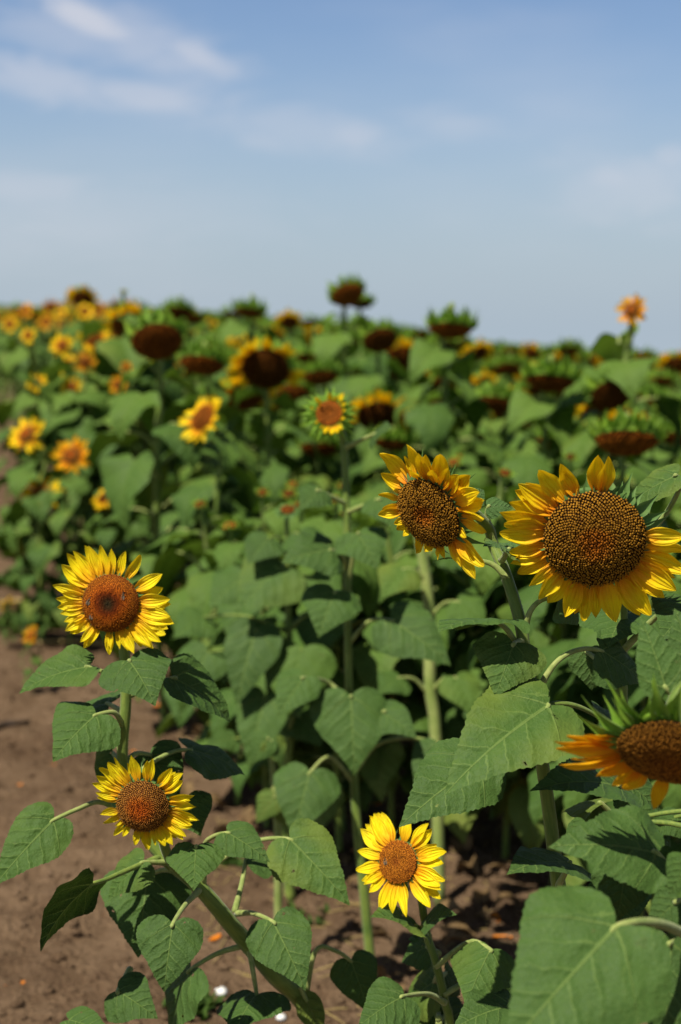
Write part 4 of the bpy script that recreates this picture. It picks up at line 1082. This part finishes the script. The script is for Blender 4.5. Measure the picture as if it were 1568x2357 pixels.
# plants recognisable in the photograph: seen head position, seen head width (disc only for drooping, petals included for open), kind, label
SPEC = [
 (612, 848, 118, 'partial', 'big blurred brown head with golden petals on its upper left, behind the half-open head'),
 (467, 962, 118, 'open', 'blurred sunflower with rusty centre ringed by golden petals, left of the big brown head'),
 (572, 905, 110, 'partial', 'drooping brown head tucked just below the big brown head'),
 (362, 785, 125, 'droop', 'wide dark brown head under a bright green crown, upper left of the big brown head'),
 (466, 836, 110, 'droop', 'dark brown nodding head directly left of the big brown head'),
 (300, 750, 90, 'partial', 'orange petalled head touching the wide dark head on its left'),
 (215, 780, 72, 'open', 'orange open flower between the small oval one and the wide dark head'),
 (143, 793, 52, 'small', 'small oval orange flower, upper left of the crop'),
 (195, 835, 52, 'small', 'small orange flower below the orange open one'),
 (85, 882, 46, 'small', 'small round orange flower low at the left of the crop'),
 (165, 890, 48, 'small', 'small ragged orange flower right of the small round one'),
 (272, 887, 42, 'small', 'small orange flower standing alone over green leaves'),
 (65, 772, 40, 'small', 'tiny orange flower near the left end of the skyline'),
 (22, 746, 40, 'small', 'leftmost tiny orange flower below the skyline'),
 (60, 716, 34, 'small', 'tiny yellow flower on the skyline at far left'),
 (190, 688, 52, 'partial', 'orange brown head on the left hump of the skyline'),
 (140, 722, 30, 'small', 'tiny orange head just under the left skyline'),
 (290, 846, 28, 'small', 'tiny yellow flower below the wide dark head'),
 (254, 996, 30, 'small', 'tiny orange flower alone in the leaf wall on the left'),
 (62, 1000, 84, 'small', 'golden flower seen edge on at the left edge of the crop'),
 (166, 1050, 84, 'small', 'ragged orange flower with dark centre by the left path'),
 (96, 1137, 88, 'small', 'flat yellow flower above the weeds at the left path'),
 (240, 1146, 60, 'open', 'thin yellow flower right of the flat yellow one by the path'),
 (800, 678, 80, 'droop', 'brown green-collared head standing highest on the skyline'),
 (828, 698, 60, 'droop', 'second head close against the highest brown head on the skyline'),
 (575, 716, 70, 'droop', 'dark head in a green crown on the skyline left of the highest head'),
 (412, 716, 66, 'droop', 'dark head on the skyline above the wide dark head'),
 (285, 672, 28, 'bud', 'small round bud sticking up from the left skyline'),
 (738, 866, 88, 'droop', 'brown head immediately right of the big brown head'),
 (810, 856, 70, 'droop', 'smaller brown head second to the right of the big brown head'),
 (800, 786, 66, 'droop', 'dim brown head below the highest head on the skyline'),
 (875, 782, 86, 'droop', 'reddish brown head right of the dim brown one'),
 (922, 826, 84, 'partial', 'brown head with a yellow petal at either side'),
 (1037, 755, 104, 'droop', 'large dark head with a tall green crown on the skyline, right of the middle'),
 (1036, 876, 82, 'droop', 'oval brown head below the large crowned head'),
 (1096, 816, 60, 'partial', 'yellow orange petals right of the large crowned head'),
 (1174, 846, 68, 'droop', 'round rusty brown head in a green collar, right half'),
 (1266, 874, 118, 'droop', 'very wide flat brown head right of the round rusty one'),
 (1312, 806, 58, 'droop', 'small dark head on the skyline above the very wide flat one'),
 (1410, 905, 118, 'droop', 'wide brown head edged orange on its upper right'),
 (1442, 1012, 150, 'droop', 'widest dark brown head with green crown above the largest sharp flower'),
 (1552, 1000, 100, 'droop', 'dark brown head cut by the right edge of the frame'),
 (1550, 942, 80, 'droop', 'orange brown head at the right edge above the cut one'),
 (1475, 832, 62, 'droop', 'dark green-collared head below the lone yellow flower'),
 (1522, 876, 62, 'droop', 'small dark head between two others at the right edge'),
 (1553, 842, 60, 'partial', 'faint orange head at the right end of the skyline'),
 (1455, 714, 84, 'small', 'lone golden flower standing high above the skyline at the right'),
 (872, 958, 104, 'partial', 'ragged head with hanging amber petals just right of the half-open head'),
 (735, 1030, 90, 'droop', 'brown head hidden behind the half-open spiky head'),
 (375, 1200, 78, 'droop', 'low nodding head with a light green crown in the leaf wall at left'),
 (72, 1462, 46, 'small', 'small orange flower lying low among weeds on the path'),
 (15, 1390, 40, 'small', 'small yellow flower at the left edge above the path weeds'),
]
SZ = {'droop': .205, 'partial': .225, 'open': .19, 'small': .145, 'bud': .07}
specs = []
rs_ = np.random.default_rng(21)
def gtop(x, y): return float(gz(x, y))
for i, (px, py, wpx, kind, lab) in enumerate(SPEC):
    d = F_PX * SZ[kind] / wpx
    d = min(d, 26)
    if px < 400 and 760 < py < 1000 and kind == 'small': d = min(d, 7.3)
    if (px, py) in ((62, 1000), (166, 1050), (96, 1137), (240, 1146)): d = 6.6
    if py > 1300: d = 6.6 if px < 40 else 5.9
    p = P(px, py, d)
    full = d < 10.5
    q = i % len(PRO[(kind, full)])
    if px == 1455: q = 2
    src, c0, Rd = PRO[(kind, full)][q]
    rz = float(rs_.normal(0, .22 if kind in ('droop', 'partial') else .6))
    H = p[2] - gtop(p[0], p[1])
    if kind in ('small', 'open'):
        hd = [h for h in src.children if h.name.startswith('flower_head')][0]
        nn = hd.matrix_basis.to_3x3().col[2]
        rz = -math.atan2(nn[0], -nn[1]) + (float(rs_.normal(0, .45)) if px != 1455 else -.6)
    s = H / c0[2]
    if s < .45: s = max(s, .2)
    off = np.array([-c0[1] * -math.sin(rz) * -1, 0, 0])
    ox = -c0[1] * math.sin(rz) * s * -1; oy = c0[1] * math.cos(rz) * s
    x, y = p[0] - ox * -1 * 1.0, p[1] - oy
    pos = (x, y, gtop(x, y))
    o = put_plant(kind, full, q, pos, s, rz, lab, 'sunflowers of the crop rows', wpx * d / F_PX * (1.22 if kind == 'small' and px < 400 else 1.0), (float(rs_.normal(-.05, .35)), float(rs_.normal(0, .35))) if kind in ('small', 'open') and px not in (467, 1455) else None)
    # keep the disc at its own size although the plant was scaled to its height
    specs.append((px, py, wpx, d, pos))
NSPEC = len(specs)

def skyline(px):
    return float(np.interp(px, [-200, 0, 100, 200, 330, 450, 620, 800, 950, 1120, 1300, 1568, 1800], [735, 728, 712, 700, 698, 720, 728, 738, 752, 800, 812, 830, 850]))
xb = lambda y: float(np.interp(y, [3.9, 5.7, 7, 10.3, 16, 20, 120], [-.12, -.52, -.95, -1.85, -3.5, -4.8, -40]))
dr = nrm(np.array([-.38, 1.0])); pr_ = np.array([dr[1], -dr[0]])
near_list, far_list = [], []
row = 0
pts_all = []
for k in range(-3, 160):
    base = np.array([xb(3.9) + .22, 3.9]) + pr_ * (.58 * k)
    s_ = -45.0
    while s_ < 190:
        s_ += .30 + .12 * fr.random()
        p = base + dr * s_ + fr.normal(0, .05, 2)
        x, y = p
        if x < xb(y): continue
        if y < 3.35 or y > 120 or abs(x) > .30 * y + .15: continue
        if y < 3.9 and x < .5: continue
        if y < 4.05 and x > -.1 and x < .55: continue          # a gap where bare soil shows between the near plants
        if any(math.hypot(x - q[4][0], y - q[4][1]) < .22 for q in specs): continue
        pts_all.append((y, x))
pts_all.sort()
LIM = 300 - NSPEC - 8 - 12
LAB = {
 'droop': 'blurred crop sunflower with nodding petalless brown head, one among many',
 'partial': 'blurred crop sunflower with brown head and a few amber petals, one among many',
 'open': 'blurred crop sunflower with open golden petals, one among many',
 'small': 'blurred crop sunflower with a small orange flower, one among many',
 'bud': 'blurred leafy crop sunflower with a green bud, one among many'}
for i, (px, d, h) in enumerate([(540, 4.6, .92), (610, 4.35, .90), (700, 4.5, 1.0), (790, 4.35, .98), (905, 4.2, 1.0), (975, 4.5, .95), (1075, 4.2, 1.02), (1175, 4.15, 1.05), (1290, 3.9, 1.05), (1395, 3.7, 1.02), (1500, 3.5, 1.02), (470, 4.9, .95)]):
    p = P(px, 1178, d); x, y = float(p[0]), float(p[1]); q = i % 3
    put_plant('bud', True, q, (x, y, gtop(x, y)), h / PRO[('bud', True)][q][1][2], float(fr.uniform(0, 6.28)), 'leafy crop sunflower with a green bud low in the front row, among alike neighbours', 'leafy sunflowers in the front row of the crop')
cnt = 0; rest = []
for y, x in pts_all:
    px = CX + F_PX * x / y
    z0 = gtop(x, y)
    # wanted height of the head above the ground
    h = 1.22 + .16 * fr.normal() * .6
    if y < 7: h = 1.12 + .05 * fr.normal()
    if y < 5.2 and px < 620: h = 1.05 + .05 * fr.normal()
    edge = (x - xb(y))
    if edge < .5: h -= .10
    ylim = skyline(px) - 2 + 18 * fr.random()
    # keep below the skyline and below the heads standing behind it
    def zat(py): return float(P(px, py, y)[2])
    hmax = zat(ylim) - z0
    for (sx, sy, sw, sd_, _) in specs:
        if sd_ > y - .1 and abs(px - sx) < sw * .5 + (.24 if y < 6.5 else .20) / y * F_PX and sy < 1290:
            hmax = min(hmax, zat(sy + sw * .42) - z0 - (.09 if y < 6.5 else .03))
    h = min(h, hmax)
    if y > 13: h = max(h, min(hmax, 1.45 + .1 * fr.normal()))
    if h < .62: continue
    h = min(h, 1.9)
    if px < 330: kind = fr.choice(['small', 'bud', 'open', 'droop'], p=[.62, .20, .12, .06])
    elif px < 620: kind = fr.choice(['small', 'bud', 'open', 'droop', 'partial'], p=[.10, .34, .05, .40, .11])
    else: kind = fr.choice(['bud', 'open', 'droop', 'partial'], p=[.07, .02, .80, .11])
    if y < 6.2 and kind != 'bud': kind = 'bud' if (h < 1.15 or fr.random() < .6) else kind
    if cnt < LIM:
        full = y < 8.5
        q = int(fr.integers(len(PRO[(kind, full)])))
        s = h / PRO[(kind, full)][q][1][2]
        put_plant(kind, full, q, (x, y, z0), s, float(fr.normal(0, .4)), LAB[kind], 'sunflowers of the crop rows, ' + kind.replace('droop', 'nodding').replace('partial', 'with few petals').replace('bud', 'in bud').replace('small', 'small flowered'))
        cnt += 1
    else:
        rest.append((x, y, z0, h, kind))
# prototypes that were never placed are removed
for (k, full), L_ in PRO.items():
    for q, (o, c, rd) in enumerate(L_):
        if (k, full, q) not in used:
            for ch in list(o.children_recursive): bpy.data.objects.remove(ch)
            bpy.data.objects.remove(o)

# the crop beyond: thousands of plants that nobody could count, one object
def lod_plant(kind, seed):
    r = np.random.default_rng(seed); g = G(); Hh = 1.3
    st = G(); tube(st, np.array([[0, 0, -.05], [0, .01, .7], [0, .03, Hh - .03], [0, -.03, Hh]]), [.014, .010], n=4, k=4, cap=False); g.merge(st, mi_shift=1)
    for i in range(11):
        f = i / 10; a = i * 2.4 + r.random(); s = .12 + .10 * math.sin(math.pi * (.2 + .6 * (1 - f)))
        b = blade(W=.85, seed=seed + i, m=5, rings=1, teeth=0, wave=0, quilt=0)
        drop = R(30 + 40 * r.random()); ca, sa = math.cos(a), math.sin(a)
        ya = np.array([ca * math.cos(drop), sa * math.cos(drop), -math.sin(drop)]); za = np.array([ca * math.sin(drop), sa * math.sin(drop), math.cos(drop)]); xa = np.cross(ya, za)
        g.merge(b, frame(np.array([ca * .09, sa * .09, Hh * (.45 + .53 * f)]), xa, ya, za, s), rnd=r.random())
    n = nrm(np.array([0, -.55, -.8])) if kind != 'small' else nrm(np.array([0, -1, .1]))
    Rd = .09 if kind != 'small' else .055
    ya = nrm(np.array([0, 0, 1.]) - n * n[2]); xa = np.cross(ya, n); c = np.array([0, -.05, Hh])
    an = np.linspace(0, 2 * math.pi, 9)[:-1]
    V = [c + n * Rd * .25] + [c + (xa * math.cos(a) + ya * math.sin(a)) * Rd for a in an] + [c - n * Rd * .4]
    jj = np.arange(8); jn = (jj + 1) % 8
    uv = [[.3, .9]] + [[1., .6]] * 8 + [[0, 0]]
    g.add(V, np.stack([np.zeros(8, int), 1 + jj, 1 + jn], 1), uv, .3, mi=2)
    g.add(V, np.stack([np.full(8, 9), 1 + jn, 1 + jj], 1), uv, .3, mi=3)
    for a in np.linspace(0, 2 * math.pi, 13)[:-1]:
        a += r.random() * .3; e = xa * math.cos(a) + ya * math.sin(a); t_ = -xa * math.sin(a) + ya * math.cos(a)
        pet = kind == 'small'
        if pet: q = [c + e * Rd * .9 - t_ * .014, c + e * Rd * .9 + t_ * .014, c + e * Rd * 1.9 + n * .01]
        else: q = [c + e * Rd * .9 - t_ * .03 - n * .02, c + e * Rd * .9 + t_ * .03 - n * .02, c + e * Rd * 1.3 - n * Rd * (.3 + .6 * r.random())]
        g.add(q, np.array([[0, 1, 2]]), [[.2, .2], [.8, .2], [.5, .8]], r.random(), mi=4 if pet else 3)
    return g
LOD = {k: [lod_plant(k, 60 + 10 * i + (5 if k == 'small' else 0)) for i in range(3)] for k in ('droop', 'small')}
big = G()
for (x, y, z0, h, kind) in rest:
    if y > 40 and fr.random() < .35: continue
    s = h / 1.3; a = float(fr.normal(0, .5)); ca, sa = math.cos(a) * s, math.sin(a) * s
    Mx = np.array([[ca, -sa, 0, x], [sa, ca, 0, y], [0, 0, s, z0], [0, 0, 0, 1]])
    big.merge(LOD['small' if kind in ('small', 'open') else 'droop'][int(fr.integers(3))], Mx)
if big.n:
    o = link('distant_sunflower_crop', big.mesh('distant_sunflower_crop', [M['leaf_far'], M['stem'], M['disc_brown'], M['bract_far'], M['petal_amber']]))
    o['kind'] = 'stuff'
print('FIELD individual', cnt, 'spec', NSPEC, 'rest', len(rest), 'verts', big.n)


# ------------------------------------------------------------------ the ground
def vnoise(x, y, s, seed):
    r = np.random.default_rng(seed); tab = r.random((64, 64))
    x = x * s + 1000.3; y = y * s + 1000.7
    xi = np.floor(x).astype(int); yi = np.floor(y).astype(int); fx = x - xi; fy = y - yi
    fx = fx * fx * (3 - 2 * fx); fy = fy * fy * (3 - 2 * fy)
    a = tab[xi % 64, yi % 64]; b = tab[(xi + 1) % 64, yi % 64]; c = tab[xi % 64, (yi + 1) % 64]; d = tab[(xi + 1) % 64, (yi + 1) % 64]
    return (a * (1 - fx) + b * fx) * (1 - fy) + (c * (1 - fx) + d * fx) * fy - 0.5
def gnoise(x, y):
    near = 1 - sstep(9, 16, y)
    return near * (0.035 * vnoise(x, y, 1.6, 1) + 0.022 * vnoise(x, y, 5, 2) + 0.024 * vnoise(x, y, 13, 3) + 0.016 * vnoise(x, y, 31, 4) + 0.008 * vnoise(x, y, 60, 6)) - 0.012
ys = np.concatenate([np.linspace(-40, 1.0, 14), np.arange(1.1, 5.5, 0.022), np.arange(5.5, 12, 0.06), np.geomspace(12, 1500, 60)])
xs = np.concatenate([-np.geomspace(1200, 4.3, 40), np.arange(-4.2, -1.6, 0.06), np.arange(-1.6, 1.6, 0.022), np.arange(1.6, 4, 0.08), np.geomspace(4.1, 1200, 40)])
X, Y = np.meshgrid(xs, ys)
Z = gz(X, Y) + gnoise(X, Y)
V = np.stack([X, Y, Z], -1).reshape(-1, 3)
nx = len(xs)
i = np.arange(len(ys) - 1)[:, None] * nx; j = np.arange(nx - 1)[None]
F = np.stack([i + j, i + j + 1, i + nx + j + 1, i + nx + j], -1).reshape(-1, 4)
m_, g_ = mat('dry_soil')
tcn = g_.new('ShaderNodeTexCoord'); v_ = tcn.outputs['Object']
n1 = g_.noise(v_, 1.4, 5); n2 = g_.noise(v_, 14, 6, 0.65); n3 = g_.noise(v_, 90, 4, 0.7)
f_ = g_.m('ADD', g_.m('MULTIPLY', n1, 0.45), g_.m('ADD', g_.m('MULTIPLY', n2, 0.4), g_.m('MULTIPLY', n3, 0.25)))
c_ = g_.ramp(f_, [(0.36, (0.050, 0.028, 0.016)), (0.48, (0.135, 0.084, 0.048)), (0.60, (0.195, 0.128, 0.076)), (0.74, (0.26, 0.17, 0.105))])
geo = g_.new('ShaderNodeNewGeometry'); sp = g_.new('ShaderNodeSeparateXYZ'); g_.l.new(geo.outputs['Position'], sp.inputs[0])
far = g_.ss(sp.outputs[1], 60, 110)
c_ = g_.mix(far, c_, (0.06, 0.10, 0.03))
vo = g_.new('ShaderNodeTexVoronoi'); vo.inputs['Scale'].default_value = 55; g_.l.new(v_, vo.inputs['Vector'])
h_ = g_.m('ADD', g_.m('ADD', g_.m('MULTIPLY', n2, 1.6), n3), g_.m('MULTIPLY', vo.outputs['Distance'], 0.7))
finish(g_, c_, rough=0.95, spec=0.1, height=h_, bdist=0.018, bstr=1.0)
M['soil'] = m_
g = G(); g.add(V, F); o = link('ground', g.mesh('ground', [M['soil']])); o['kind'] = 'structure'

def gh(x, y):
    x = np.asarray(x, float); y = np.asarray(y, float)
    return gz(x, y) + gnoise(x, y)
def clod(s, seed, flat=0.6):
    r = np.random.default_rng(seed)
    k, m2 = 7, 5
    V = [[0, 0, -s * flat]]
    for i in range(1, m2):
        a = math.pi * i / m2
        for j in range(k):
            b = 2 * math.pi * j / k; q = s * (0.75 + 0.5 * r.random())
            V.append([q * math.sin(a) * math.cos(b), q * math.sin(a) * math.sin(b), -q * flat * math.cos(a)])
    V.append([0, 0, s * flat]); kk = np.arange(k); kn = (kk + 1) % k
    F = [np.stack([np.zeros(k, int), 1 + kn, 1 + kk], 1), np.vstack([np.stack([1 + i * k + kk, 1 + i * k + kn, 1 + (i + 1) * k + kn, 1 + (i + 1) * k + kk], 1) for i in range(m2 - 2)]),
         np.stack([np.full(k, len(V) - 1), 1 + (m2 - 2) * k + kk, 1 + (m2 - 2) * k + kn], 1)]
    return np.array(V), F
g = G(); r = np.random.default_rng(77)
cl = [clod(1.0, s) for s in range(6)]
for _ in range(5200):
    y = 2.3 + 7.5 * r.random() ** 1.3; x = (-0.27 + 0.5 * r.random()) * y - 0.05
    s = 0.0025 + 0.017 * r.random() ** 3
    V, F = cl[int(r.integers(6))]
    a = r.random() * 6.28; c2, s2 = math.cos(a), math.sin(a)
    Vr = np.stack([V[:, 0] * c2 - V[:, 1] * s2, V[:, 0] * s2 + V[:, 1] * c2, V[:, 2]], 1) * s
    g.add(Vr + np.array([x, y, float(gh(x, y)) + s * 0.15]), F)
o = link('soil_clods', g.mesh('soil_clods', [M['soil']])); o['kind'] = 'stuff'

def ground_hit(px, py):
    rv = ray(px, py); t = -CAM[2] / rv[2]
    for _ in range(20):
        p = CAM + rv * t; t += (float(gh(p[0], p[1])) - p[2]) / rv[2]
    return CAM + rv * t

# fallen petals
m_, g_ = mat('fallen_petal_orange'); finish(g_, (0.72, 0.22, 0.012), rough=.6, transl=.2); M['fallen'] = m_
spots = [(57, 2263, 'lying on the bare soil in the lower left corner', 34), (52, 1806, 'lying on the bare soil left of the leaning plant', 20), (508, 2153, 'lying on the soil under the thick leaning stem', 30), (295, 1590, 'lying on the soil behind the leaning plant stem', 16),
    (375, 1620, 'lying on the soil behind the upper leaf of the leaning plant', 22), (310, 1730, 'lying on the soil just above the lower head', 22), (1145, 2125, 'lying in dark shade beside the small flower', 40), (1010, 2140, 'lying in shade just right of the small flower stem', 24),
    (1360, 2010, 'lying in shade behind the dark leaf on the right', 24), (190, 1640, 'lying on the soil by the left leaves', 14), (560, 1880, 'lying in the gap left of the slim stem', 16), (395, 1960, 'lying on soil under the lower head', 16),
    (1180, 2160, 'lying in shade left of the largest leaf', 34), (900, 1790, 'lying in shade at the foot of the crop', 20), (880, 1850, 'lying in shade right of the slim stem', 20), (130, 1760, 'lying alone on the path between two leaves', 10), (640, 2150, 'lying behind the thick leaning stem', 18), (240, 2110, 'lying on soil between the dark hanging leaf and the shaded one', 14)]
for i, (px, py, wh, w) in enumerate(spots):
    p = ground_hit(px, py); d = proj(p)[2]
    g = petal_geo(max(w / F_PX * d * 1.4, .02), max(w / F_PX * d * .5, .009), 900 + i, nt=7, nv=5, curl=0.9, cup=.5)
    a = random.random() * 3.14
    W = frame(p + np.array([0, 0, .004]), np.array([math.cos(a), math.sin(a), 0]), np.array([-math.sin(a), math.cos(a), 0.]), np.array([0, 0, 1.]))
    o = link('fallen_petal', g.mesh('fallen_petal', [M['fallen']]), None, W)
    o['label'] = 'orange fallen petal ' + wh; o['category'] = 'petal'; o['group'] = 'fallen petals on the soil'

# two pale stones
m_, g_ = mat('white_stone'); finish(g_, (0.72, 0.72, 0.70), rough=.7); M['white'] = m_
for px, py, w, lb in ((510, 2288, 30, 'smooth white stone on the soil among the small weeds below the thick stem'), (647, 2346, 26, 'white chipped stone at the bottom edge between two pale leaf stalks')):
    p = ground_hit(px, py); d = proj(p)[2]; s = w / 2 / F_PX * d
    V, F = clod(s, int(px), flat=.55); g = G(); g.add(V, F)
    o = link('stone', g.mesh('stone', [M['white']]), None, T(p + np.array([0, 0, s * .45])))
    o['label'] = lb; o['category'] = 'stone'; o['group'] = 'white stones'
# dark stick and a straw stalk on the path
m_, g_ = mat('dead_wood'); finish(g_, (0.035, 0.022, 0.014), rough=.8); M['dead'] = m_
m_, g_ = mat('dry_straw'); finish(g_, (0.36, 0.27, 0.10), rough=.8); M['straw'] = m_
for nm, a, b, rad, mt, lb, ct in (('stick', (-20, 1690), (66, 1668), .013, 'dead', 'short dark stick lying on the bare soil at the left edge', 'stick'),
        ('straw_stalk', (90, 1483), (400, 1500), .010, 'straw', 'long dry straw coloured stalk lying across the path behind the upper flower', 'stalk'),
        ('straw_stalk', (0, 1392), (180, 1400), .012, 'straw', 'dry pale stalk lying among the weeds at the left edge', 'stalk')):
    pa, pb = ground_hit(*a), ground_hit(*b); c = (pa + pb) / 2
    g = G(); up = np.array([0, 0, rad])
    tube(g, np.array([pa, pa * .7 + pb * .3 + [0, .03, .008], pa * .3 + pb * .7 + [0, -.02, .01], pb]) + up - c, [rad, rad * .9, rad * .6], n=18, k=7, lump=.2)
    o = link(nm, g.mesh(nm, [M[mt]]), None, T(c)); o['label'] = lb; o['category'] = ct

# small weeds and dry litter: nobody could count them
g = G(); r = np.random.default_rng(9)
def weed(cx, cy, n, h):
    for _ in range(n):
        a = r.random() * 6.28; el = 0.3 + r.random() * .9; l = h * (0.4 + .8 * r.random())
        d = np.array([math.cos(a) * math.cos(el), math.sin(a) * math.cos(el), math.sin(el)])
        p0 = np.array([cx, cy, float(gh(cx, cy))]) + d * l * .3 * r.random()
        b = blade(W=.45 + .3 * r.random(), seed=int(r.integers(99999)), m=6, rings=2, teeth=0)
        x_ = nrm(np.cross(d, [0, 0, 1.])); z_ = np.cross(x_, d)
        g.merge(b, frame(p0, x_, d, z_, l), rnd=r.random())
for px, py, sx, sy, n, h in ((455, 2325, 60, 22, 46, .03), (50, 1340, 70, 18, 44, .07), (60, 1440, 120, 20, 46, .08), (520, 1985, 40, 12, 16, .03), (1000, 1830, 60, 20, 16, .03), (430, 1575, 60, 14, 16, .06), (700, 2120, 50, 30, 12, .025), (30, 1260, 40, 14, 20, .12)):
    for _ in range(n):
        p = ground_hit(px + r.normal(0, sx * .6), py + r.normal(0, sy * .6)); weed(p[0], p[1], 5, h)
o = link('weeds', g.mesh('weeds', [M['leaf_far']])); o['kind'] = 'stuff'
g = G()
for _ in range(900):
    y = 2.6 + 5 * r.random(); x = -0.12 * y + (r.random() * 0.36) * y
    a = r.random() * 6.28; l = .01 + .05 * r.random() ** 2; p = np.array([x, y, float(gh(x, y)) + .004])
    e = np.array([math.cos(a), math.sin(a), r.normal(0, .2)]) * l
    tube(g, np.array([p - e, p + e * .1 + [0, 0, .004 * r.random()], p + e]), [.0012, .0016, .0008], n=5, k=4, cap=False)
o = link('plant_litter', g.mesh('plant_litter', [M['straw']])); o['kind'] = 'stuff'

m_, g_ = mat('dead_leaf'); tcn = g_.new('ShaderNodeTexCoord'); finish(g_, g_.mix(g_.noise(tcn.outputs['Object'], 30, 3), (0.06, 0.032, 0.014), (0.26, 0.17, 0.07)), rough=.8, transl=.1); M['deadleaf'] = m_
g = G(); r = np.random.default_rng(31)
for _ in range(260):
    y = 3.1 + 3.6 * r.random(); x = -0.14 * y + (r.random() * 0.38) * y
    if y < 4.2 and x < -.05: continue
    d = nrm(np.array([r.normal(), r.normal(), r.normal(0, .25)])); z_ = nrm(np.array([r.normal(0, .4), r.normal(0, .4), 1.])); z_ = nrm(z_ - d * (z_ @ d)); x_ = np.cross(d, z_)
    b = blade(W=.4 + .4 * r.random(), seed=int(r.integers(9999)), m=14, rings=3, teeth=0, droop=1.2 + 1.5 * r.random(), fold=.3 + .5 * r.random(), wave=.12)
    g.merge(b, frame(np.array([x, y, float(gh(x, y)) + .012]), x_, d, z_, .03 + .06 * r.random()), rnd=r.random())
o = link('dead_leaf_litter', g.mesh('dead_leaf_litter', [M['deadleaf']])); o['kind'] = 'stuff'


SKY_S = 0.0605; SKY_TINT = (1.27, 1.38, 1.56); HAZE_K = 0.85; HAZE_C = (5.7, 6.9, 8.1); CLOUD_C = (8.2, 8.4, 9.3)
# ------------------------------------------------------------------ sky
w = bpy.data.worlds.new("World"); sc.world = w; w.use_nodes = True
w.node_tree.nodes.clear(); g = NT(w.node_tree)
sky = g.new('ShaderNodeTexSky', sky_type='NISHITA')
sky.sun_disc = False; sky.sun_elevation = SUN_EL
# Blender's sky: rotation 0 = +Y, clockwise
sky.sun_rotation = math.atan2(sdir[0], sdir[1])
sky.air_density = 1.0; sky.dust_density = 1.6; sky.ozone_density = 1.5; sky.altitude = 50
tc = g.new('ShaderNodeTexCoord'); sp = g.new('ShaderNodeSeparateXYZ'); g.l.new(tc.outputs['Generated'], sp.inputs[0])
dx, dy, dz = sp.outputs[0], sp.outputs[1], sp.outputs[2]
yy = g.m('MAXIMUM', dy, 0.05)
u_ = g.m('DIVIDE', dx, yy); v_ = g.m('DIVIDE', dz, yy)          # direction on a tall wall facing the field
cmb = g.new('ShaderNodeCombineXYZ'); g.l.new(u_, cmb.inputs[0]); g.l.new(v_, cmb.inputs[1])
mp = g.new('ShaderNodeMapping'); g.l.new(cmb.outputs[0], mp.inputs[0]); mp.inputs['Scale'].default_value = (13, 42, 1); mp.inputs['Rotation'].default_value = (0, 0, 0.35)
ns = g.noise(mp.outputs[0], 1.0, 7, 0.62, 1.2)
mp2 = g.new('ShaderNodeMapping'); g.l.new(cmb.outputs[0], mp2.inputs[0]); mp2.inputs['Scale'].default_value = (3, 9, 1); mp2.inputs['Rotation'].default_value = (0, 0, 0.2)
ns2 = g.noise(mp2.outputs[0], 1.0, 4, 0.5)
def cloud(px, py, lx, ly, rot, k):
    """a wisp of cloud centred on a direction of the sky"""
    cu, cv = (px - CX) / F_PX, (HY - py) / F_PX
    a = g.m('SUBTRACT', u_, cu); b = g.m('SUBTRACT', v_, cv)
    c, s = math.cos(rot), math.sin(rot)
    p = g.m('DIVIDE', g.m('ADD', g.m('MULTIPLY', a, c), g.m('MULTIPLY', b, s)), lx / F_PX)
    q = g.m('DIVIDE', g.m('SUBTRACT', g.m('MULTIPLY', b, c), g.m('MULTIPLY', a, s)), ly / F_PX)
    d = g.m('SQRT', g.m('ADD', g.m('MULTIPLY', p, p), g.m('MULTIPLY', q, q)))
    d = g.m('ADD', d, g.m('MULTIPLY', g.m('SUBTRACT', ns, 0.5), 2.0))
    return g.m('MULTIPLY', g.m('SUBTRACT', 1.0, g.ss(d, 0.1, 1.3)), k)
cl = None
for a in ((225, 78, 170, 44, -0.42, .80), (330, 125, 290, 85, -0.40, .42), (470, 155, 100, 34, -0.42, .60), (110, 200, 210, 60, -0.20, .48), (345, 240, 190, 42, -0.14, .46), (190, 110, 240, 80, -.25, .34),
          (820, 328, 90, 34, -0.05, .42), (720, 318, 280, 60, -0.12, .28), (1395, 420, 90, 46, -0.1, .36), (1430, 440, 190, 100, 0.0, .26), (1525, 372, 60, 34, 0, .30), (1020, 300, 150, 40, -.1, .24), (80, 440, 180, 44, -.1, .24), (610, 338, 80, 24, -.1, .28), (300, 500, 420, 90, 0, .16)):
    c_ = cloud(*a)
    cl = c_ if cl is None else g.m('MAXIMUM', cl, c_)
cl = g.m('ADD', cl, g.m('MULTIPLY', g.ss(ns2, 0.42, 0.8), 0.30), clamp=True)
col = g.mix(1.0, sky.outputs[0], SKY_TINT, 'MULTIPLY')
col = g.mix(g.ss(dz, 0.26, 0.55), col, g.mix(1.0, col, (0.20, 0.20, 0.22), 'MULTIPLY'))      # sky overhead dimmed to cut its fill light and deepen the shadows
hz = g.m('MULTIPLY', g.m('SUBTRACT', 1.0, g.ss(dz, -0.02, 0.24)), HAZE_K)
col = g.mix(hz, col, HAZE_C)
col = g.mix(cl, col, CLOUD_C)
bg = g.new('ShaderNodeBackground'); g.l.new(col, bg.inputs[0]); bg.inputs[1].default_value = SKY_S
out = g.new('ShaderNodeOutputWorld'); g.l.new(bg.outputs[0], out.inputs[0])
sc.cycles.max_bounces = 6; sc.cycles.diffuse_bounces = 3; sc.cycles.glossy_bounces = 2; sc.cycles.transmission_bounces = 4
sc.cycles.use_denoising = True
